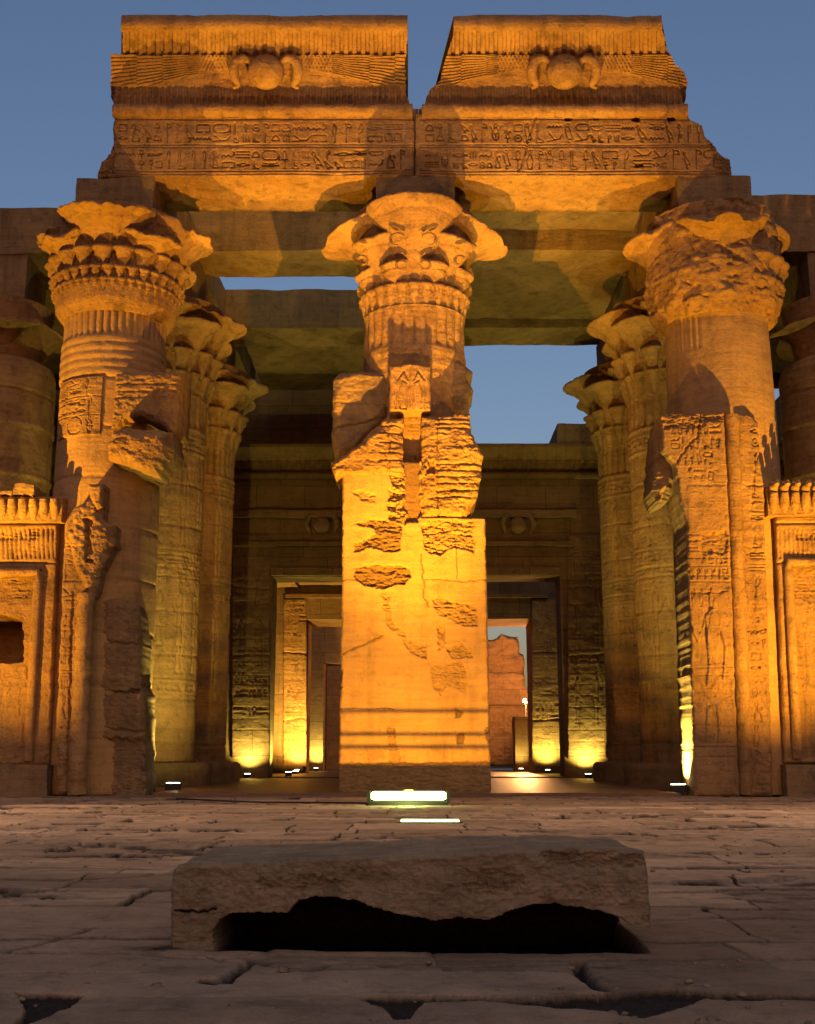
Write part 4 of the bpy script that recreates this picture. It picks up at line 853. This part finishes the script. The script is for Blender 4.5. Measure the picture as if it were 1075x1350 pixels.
def slab(x0, x1, y0, y1, z0, z1, lab, seed):
    o = MB().box(x0, x1, y0, y1, z0, z1, .12, .07, .9, seed).build('roof_slab', M_BEAM); return tag(o, lab, 'roof slab', 'roof slabs of the hall')
slab(0.3, 5.7, 2.5, 5.7, 14.3, 14.9, 'pale roof slab just behind the right hieroglyph beam', 11)
slab(0.3, 5.7, 7.5, 10.95, 13.85, 14.6, 'mottled green roof slab between the inner beams on the right', 12)
slab(-5.6, -0.3, 12.7, 18.4, 14.0, 14.8, 'dark roof slab behind the third beam on the left', 13)
slab(-14, -7.5, 7.5, 18.4, 14.0, 14.8, 'dark roof slab over the left side aisle', 14)
slab(7.5, 14, 7.5, 18.4, 14.0, 14.8, 'dark roof slab over the right side aisle', 15)

# ================================================================== back wall with its two doorways
root = empty('hall_back_wall', (0, 17.5, 0), 'dim rear wall of the hall with two tall doorways under winged sun discs', 'wall')
DO, DI, DT = 5.0, 1.6, 6.92                       # door opening: outer edge, inner edge, lintel underside
b = MB()
for (x0, x1, z0, z1) in ((-14, -DO, 0, 11.0), (DO, 14, 0, 11.0), (-DI, DI, 0, 11.0), (-DO, -DI, DT, 11.0), (DI, DO, DT, 11.0)): b.box(x0, x1, 17.5, 18.9, z0, z1, .4, .02, 1.2, 81)
b.build('masonry', M_WALL, root)
for s_ in (-1, 1):
    a, c = (-DO, -DI) if s_ < 0 else (DI, DO)
    b = MB(); b.box(a-1.35, c+.5, 17.28, 17.48, DT+1.05, DT+1.2, .1, .015, 3, 82); b.box(a-.02, c, 17.3, 17.48, DT+.02, DT+.28, .1, .01, 3, 84)
    b.box(a-1.6, c+.6, 17.2, 17.48, DT+2.05, DT+2.3, .1, .05, 2, 83); b.build('door_moulding', M_WALL, root)
    xm, zm = ax(425 if s_ < 0 else 683, 692, 17.3); b = MB(); ph, th = np.meshgrid(np.linspace(0, 2*math.pi, 24, endpoint=False), np.linspace(0, math.pi, 12), indexing='ij')
    b.grid(np.stack([xm+.3*np.sin(th)*np.cos(ph), 17.3-.25*np.cos(th), zm+.3*np.sin(th)*np.sin(ph)], -1), wu=True); b.build('sun_disc', M_WALL, root)
    for s2 in (-1, 1):
        b = MB(); b.tube([(xm+s2*.2, 17.25, zm+.35), (xm+s2*.45, 17.2, zm+.3), (xm+s2*.55, 17.2, zm), (xm+s2*.42, 17.25, zm-.3)], [.06, .1, .1, .05], 8); b.build('cobra', M_WALL, root)
b = MB(); A, Tt = np.meshgrid(np.linspace(-14, 14, 900), np.linspace(0, 1, 10)); rib = .07*(np.sin(A*2*math.pi/.34) > 0)
b.grid(np.stack([A, 17.4-.7*Tt**2-rib, 10.75+.6*Tt], -1)); b.box(-14, 14, 16.62, 21, 11.35, 11.46, .3, .02, 2, 85); b.box(-14, 14, 17.45, 21.2, 11.0, 11.36, .3, 0.0); b.build('ribbed_cornice', M_WALL, root)
b = MB(); b.tube([(x, 17.4, 10.5) for x in np.linspace(-14, 14, 40)], .14, 12); b.build('torus_roll', M_WALL, root)
b = MB(); b.box(4.95, 7.6, 16.7, 20, 11.47, 12.2, .1, .06, 1.5, 86); b.build('loose_block', M_BEAM, root)
o = MB().box(-14, -1.2, 19.0, 20.0, 11.48, 15.2, .4, .04, 1, 87).build('upper_wall', M_WALL); tag(o, 'dark upper wall closing the roof above the left half of the rear wall', 'wall')
for x in (-14.6, 13.6):
    o = MB().box(x, x+1, 3.5, 22, 0, 14, .4, .03, 1, 88).build('side_wall', M_WALL); tag(o, 'outer side wall closing the %s side aisle of the hall' % ('left' if x < 0 else 'right'), 'wall')
rr = random.Random(77)
def wall_relief(u0, u1, v0, v1, Y, seed, par, mat=None):
    st = []; v = v0+4
    while v < v1-60:
        if rr.random() < .6: st += glyph_row(u0+3, u1-3, v, v+12, rr); v += 15
        else: v += 4
        if rr.random() < .35 and v < v1-110:
            w = u1-u0; k = 2 if w > 45 else 1
            for i in range(k): st += figure(u0+4+i*w/2, v+2, u0+w/k*(i+1)-4, v+72, i == 1)
            v += 78
    plate([(u0, v0), (u1, v0), (u1, v1), (u0, v1)], Y, .12, 1.0, [('noise', .03, .05, seed), ('stroke', st, .9, .025), ('lines', u0, u1, list(np.arange(v0+2, v1, 15.0)), .6, .01), ('joint', [(u0, v0+70), (u1, v0+72)], 1, .06, seed), ('joint', [(u0, v0+160), (u1, v0+158)], 1, .06, seed+1)], rough=.02, edge=.02, jag=.4, seed=seed).build('carved_panel', mat or M_WALL, par)
wall_relief(306, 356, 705, 1000, 17.40, 501, root); wall_relief(749, 800, 705, 1000, 17.40, 502, root)
# walls farther in
root = empty('inner_wall', (0, 27, 0), 'second wall, seen through both rear doorways with its carved door frames lit', 'wall')
b = MB(); zl = ax(700, 816, 27)[1]
for (x0, x1, z0, z1) in ((-14, -4.72, 0, 8.6), (4.95, 14, 0, 8.6), (-1.6, 1.6, 0, 8.6), (-4.72, -1.6, zl, 8.6), (1.6, 4.95, zl, 8.6)): b.box(x0, x1, 27, 30, z0, z1, .4, .03, 1.2, 91)
b.build('masonry', M_WALL, root); wall_relief(374, 404, 790, 1010, 26.9, 503, root, M_SAND); wall_relief(702, 742, 790, 1010, 26.9, 504, root, M_SAND)
b = MB(); b.box(-5.6, -.9, 26.8, 26.98, zl+.9, zl+1.05, .2, .01); b.box(.9, 5.6, 26.8, 26.98, zl+.9, zl+1.05, .2, .01); b.build('door_moulding', M_WALL, root)
o = MB().box(-13, -5.05, 21.4, 26.9, 7.9, 8.5, .4, .04, 1, 93).build('roof_slab', M_BEAM); tag(o, 'roof slab over the dark passage behind the rear wall at far left', 'roof slab')
o = MB().box(-5.0, 0.2, 21.4, 26.9, 8.0, 8.6, .4, .04, 1, 94).build('roof_slab', M_BEAM); tag(o, 'roof slab over the passage behind the left inner doorway', 'roof slab')
root = empty('inner_wall', (-3, 36, 0), 'third wall seen small through the left doorway with bright light at its foot', 'wall')
b = MB(); b.box(-12, -4.6, 36, 38, 0, 8.2, .4, .03, 1.2, 95); b.box(-4.6, 0, 36, 38, 5.4, 8.2, .4, .03, 1.2, 96); b.box(-1.6, 0, 36, 38, 0, 5.4, .4, .03, 1.2, 97); b.build('masonry', M_WALL, root)
o = MB().box(-8, 0.5, 44, 46, 0, 9, .4, .04, 1.2, 98).build('rear_wall', M_WALL); tag(o, 'dark closing wall at the far end of the left doorway', 'wall')
mb = plate([(640,843),(655,842),(660,836),(684,840),(686,860),(692,862),(693,905),(700,906),(720,910),(720,1010),(640,1010)], 38, 3, 1.2, rubble(125, .2)+[('joint', [(640,885),(700,886)], 1.5, .2, 3), ('joint', [(640,930),(700,932)], 1.5, .2, 4)], rough=.05, edge=.2, jag=1.5, seed=71)
tag(mb.build('ruined_wall', M_WALL), 'broken stepped wall against the sky, seen through the right doorway', 'ruined wall')
o = MB().box(4.62, 7.5, 33, 34.5, 0, 2.65, .3, .05, 1.2, 99).build('low_wall', M_WALL); tag(o, 'low broken wall under the small bright lamp in the right doorway', 'ruined wall')

# ================================================================== foreground block
SL = -18.3
def top_fn(U, V): return 0.0*U
poly = [(227,1148),(235,1139),(300,1137),(380,1134),(430,1131),(520,1130),(600,1126),(650,1122),(690,1120),(705,1124),(712,1120),(760,1119),(830,1120),(850,1122),(854,1135),(858,1200),(862,1300),(226,1300),(224,1220)]
hol = [(281,1312),(281,1228),(290,1212),(305,1204),(340,1204),(378,1203),(392,1190),(412,1183),(440,1184),(475,1188),(500,1200),(545,1209),(575,1214),(610,1210),(645,1214),(668,1203),(700,1194),(735,1192),(770,1198),(810,1206),(838,1222),(868,1224),(868,1312)]
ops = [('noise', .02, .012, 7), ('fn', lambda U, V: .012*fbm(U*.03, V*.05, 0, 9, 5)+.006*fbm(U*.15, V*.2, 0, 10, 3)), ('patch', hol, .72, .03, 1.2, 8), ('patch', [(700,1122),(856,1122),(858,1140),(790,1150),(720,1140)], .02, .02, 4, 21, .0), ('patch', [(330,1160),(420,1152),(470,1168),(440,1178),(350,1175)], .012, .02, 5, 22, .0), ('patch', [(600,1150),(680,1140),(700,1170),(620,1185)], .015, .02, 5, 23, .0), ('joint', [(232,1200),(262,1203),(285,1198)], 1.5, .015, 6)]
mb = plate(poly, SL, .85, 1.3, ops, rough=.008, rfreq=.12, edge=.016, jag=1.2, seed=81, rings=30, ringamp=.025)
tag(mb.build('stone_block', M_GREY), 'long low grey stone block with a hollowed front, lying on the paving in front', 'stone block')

# ================================================================== lamps
def upright_lamp(x, y, face, lab, w=.22, aim=None, power=None, z=.09, col=None):
    """small floodlight box at the foot of a wall; face = direction it points"""
    root = empty('floor_lamp', (x, y, z), lab, 'lamp', 'small floor lamps at the wall feet')
    MB().box(x-w/2, x+w/2, y-.06, y+.06, z-.01, z+.13, .2, 0).build('housing', M_METAL, root)
    fx, fy = face
    b = MB(); b.box(x-w/2+.02, x+w/2-.02, y-.045, y+.045, z+.132, z+.145, .2, 0); b.build('glass', M_UPGLASS, root)
    spot('lamp_light', (x+fx*.02, y+fy*.02, z+.2), aim or (x+fx*.5, y+fy*.5, z+2.0), power or POWER['up'], col or GREENISH, 125, 1.0, .04, root)
LAMPS = [((327, 1026), 17.0, (0, 1), 'small lamp lighting the wall left of the left inner doorway', 1.0), ((381, 1023), 18.3, (-1, 0), 'small lamp inside the left inner doorway by its lit jamb', 1.1), ((417, 1013), 35.4, (0, 1), 'small lamp deep in the left doorway at the third wall', 1.4),
         ((392, 1016), 26.3, (0, 1), 'small lamp in the left passage at the second wall', 1.0), ((722, 1018), 26.3, (0, 1), 'small lamp lighting the second wall in the right doorway', 1.1), ((775, 1026), 17.0, (0, 1), 'small lamp lighting the wall right of the right inner doorway', 1.1),
         ((687, 1012), 32.4, (0, 1), 'small lamp at the low wall deep in the right doorway', .4)]
for (uv, y, fc, lab, k) in LAMPS:
    x = ax(uv[0], 1000, y)[0]; upright_lamp(x, y, fc, lab, power=POWER['up']*k, z=.13 if y > 17.3 else .085)
xl = -5.0; upright_lamp(xl, 1.75, (-.5, .6), 'small white floor lamp at the inner foot of the left jamb', .3, (xl-1.2, 4.5, 5.0), POWER['up']*2.8)
xr = 5.1; upright_lamp(xr, .55, (.5, .6), 'small white floor lamp at the inner foot of the right jamb', .3, (xr+.9, 1.9, 5.0), POWER['up']*3.6)
for x_, w_ in ((-10.4, 'left'), (10.4, 'right')): upright_lamp(x_, 4.2, (0, 1), 'floor lamp behind the %s screen wall, lighting the thick side column' % w_, .3, (x_*1.03, 6.0, 7.5), POWER['up']*2.6)
xa = ax(390, 1016, 24.5)[0]; upright_lamp(xa, 24.5, (0, 1), 'amber floor lamp in the left passage washing the carved face of the second wall', .25, (xa-.2, 27, 4.5), POWER['up']*6, col=(1.0, .58, .10))
# floodlights that show only by their light on the upper hall sit on the hall floor behind the pillar
root = empty('hall_lamp', (-1.4, 9.2, .08), 'floor lamp hidden behind the pillar, washing the inner beams with dim yellow light', 'lamp')
MB().box(-1.6, -1.2, 9.1, 9.3, .08, .26, .2, 0).build('housing', M_METAL, root); spot('lamp_light', (-1.4, 9.2, .35), (-2.9, 9.0, 14), 60, GREENISH, 120, 1, .05, root)
root = empty('hall_lamp', (1.4, 9.2, .08), 'floor lamp hidden behind the pillar, washing the mottled roof slab with yellow light', 'lamp')
MB().box(1.2, 1.6, 9.1, 9.3, .08, .26, .2, 0).build('housing', M_METAL, root); spot('lamp_light', (1.4, 9.2, .35), (2.9, 8.8, 14), 600, GREENISH, 120, 1, .05, root)
# the long lit floodlight in front of the pillar
x0, x1 = ax(490, 1048, -4)[0], ax(588, 1048, -4)[0]
root = empty('floodlight', ((x0+x1)/2, -4, .03), 'long floodlight glowing greenish white on the paving at the foot of the pillar', 'floodlight')
MB().box(x0-.03, x1+.03, -4.18, -3.5, .0, .06, .2, 0).build('housing', M_METAL, root)
b = MB(); b.tube([(x0, -4.1, .15), (x0+.04, -4.1, .15), (x1-.04, -4.1, .15), (x1, -4.1, .15)], [.045, .066, .066, .045], 16); b.build('glass_tube', M_GLASS, root)
MB().box(x0-.03, x1+.03, -3.91, -3.89, .06, .2095, .2, 0).build('back_plate', M_BLACK, root)
b = MB()
for z in (.2185, .2245, .2355): b.tube([(x0+.1, -3.9, z), (x1-.1, -3.9, z)], .0009, 6)
for x in (x0+.1, x1-.1): b.tube([(x, -3.9, .19), (x, -3.9, .238)], .003, 8)
b.build('guard_wires', M_BLACK, root)
for x in (x0-.035, x1+.035): MB().box(x-.025, x+.025, -4.19, -3.88, .04, .225, .2, 0).build('end_cap', M_METAL, root)
b = MB(); tt = np.linspace(0, 1, 40); b.tube(np.stack([x0-.06-3.4*tt, -4.0+1.9*tt**2+.12*np.sin(tt*9), .035+0*tt], 1), .014, 8); b.build('cable', M_BLACK, root)
d = bpy.data.lights.new('tube_light', 'POINT'); d.energy = 26; d.color = (.80, 1.0, .25); d.shadow_soft_size = .15; o = bpy.data.objects.new('tube_light', d); COL.objects.link(o); o.parent = root; o.location = (0, -.42, .2)
cxm = (x0+x1)/2; Lp = (cxm, -4.0, .20)
spot('lamp_light', Lp, (0, .2, 1.9), POWER['low'], ORANGE, 80, .9, .0012, root)
spot('lamp_light', Lp, (0, .2, 6.6), POWER['mid'], ORANGE, 56, 1, .02, root)
spot('lamp_light', Lp, (0, .8, 15.0), POWER['high'], ORANGE, 72, 1, .03, root)
# the lamp let into the ground
gx_, gy_ = ground(567, 1087)
root = empty('ground_light', (gx_, gy_, .02), 'flat lamp let into the paving, a bright sliver in front of the long floodlight', 'lamp')
b = MB(); b.box(gx_-.36, gx_+.36, gy_-.16, gy_+.16, -.05, .035, .2, 0); b.build('frame', M_METAL, root)
b = MB(); b.box(gx_-.32, gx_+.32, gy_-.12, gy_+.12, .037, .05, .2, 0); b.build('glass', M_GLASS, root)
spot('lamp_light', (gx_, gy_, .12), (0, .5, 14.8), POWER['front'], PINKISH, 50, 1, .05, root)
# floodlights just outside the frame
def flood(x, y, lab, specs):
    root = empty('floodlight', (x, y, .0), lab, 'floodlight', 'floodlights at the ends of the facade')
    b = MB(); b.box(x-.3, x+.3, y-.08, y+.08, .12, .5, .2, 0); b.box(x-.05, x+.05, y-.05, y+.05, 0, .12, .2, 0); b.build('housing', M_METAL, root)
    for aim, p, ang in specs: spot('lamp_light', (x, y+.1, .56), aim, p, AMBER, ang, 1, .03, root)
flood(-10.2, -2.6, 'floodlight beyond the left edge of the photo, aimed at the left column', [((-7.0, .5, 4.5), POWER['left'], 75), ((-6.8, .5, 11.5), POWER['left_high'], 55)])
flood(8.6, -3.3, 'floodlight beyond the right edge of the photo, aimed at the right column', [((6.6, .5, 4.5), POWER['right'], 80), ((6.6, .5, 11.5), POWER['right_high'], 60)])
def added_mast(x, y, lab):  # added unseen lamp on a pole, brightens the middle of the paving
    root = empty('added_fill_lamp', (x, y, 0), lab, 'floodlight', 'added fill lamps beside the court')
    b = MB(); b.tube([(x, y, 0), (x, y, 2), (x, y, 4.2)], .05, 10); b.build('added_mast', M_METAL, root)
    b = MB(); b.box(x-.25, x+.25, y-.1, y+.1, 4.2, 4.5, .2, 0); b.build('housing', M_METAL, root)
    spot('lamp_light', (x, y-.2, 4.15), (x*.12, -8.5, 0), POWER['added_mast'], (1.0, 0.64, 0.40), 74, 1, .15, root)
added_mast(-12.0, -6.0, 'added fill lamp on a pole left of the paved court, unseen, aimed at the paving')
added_mast(12.0, -6.0, 'added fill lamp on a pole right of the paved court, unseen, aimed at the paving')
# the far bright lamp on the low wall
xb, zb = ax(692, 924, 33.4)
root = empty('wall_lamp', (xb, 33.4, zb), 'small far lamp shining bright orange in the right doorway', 'lamp')
b = MB(); b.tube([(xb+.05, 33.42, 2.6), (xb+.05, 33.42, zb-.05)], .03, 8); b.box(xb-.08, xb+.14, 33.36, 33.5, zb-.1, zb-.06, .2, 0); b.build('bracket', M_BLACK, root)
b = MB(); ph, th = np.meshgrid(np.linspace(0, 2*math.pi, 16, endpoint=False), np.linspace(0, math.pi, 10), indexing='ij'); b.grid(np.stack([xb+.09*np.sin(th)*np.cos(ph), 33.4+.09*np.cos(th), zb+.09*np.sin(th)*np.sin(ph)], -1), wu=True); b.build('bulb', M_BULB, root)
d = bpy.data.lights.new('lamp_light', 'POINT'); d.energy = 1500; d.color = (1, .42, .12); d.shadow_soft_size = .1; o = bpy.data.objects.new('lamp_light', d); COL.objects.link(o); o.parent = root; o.location = (0, -.2, .1)
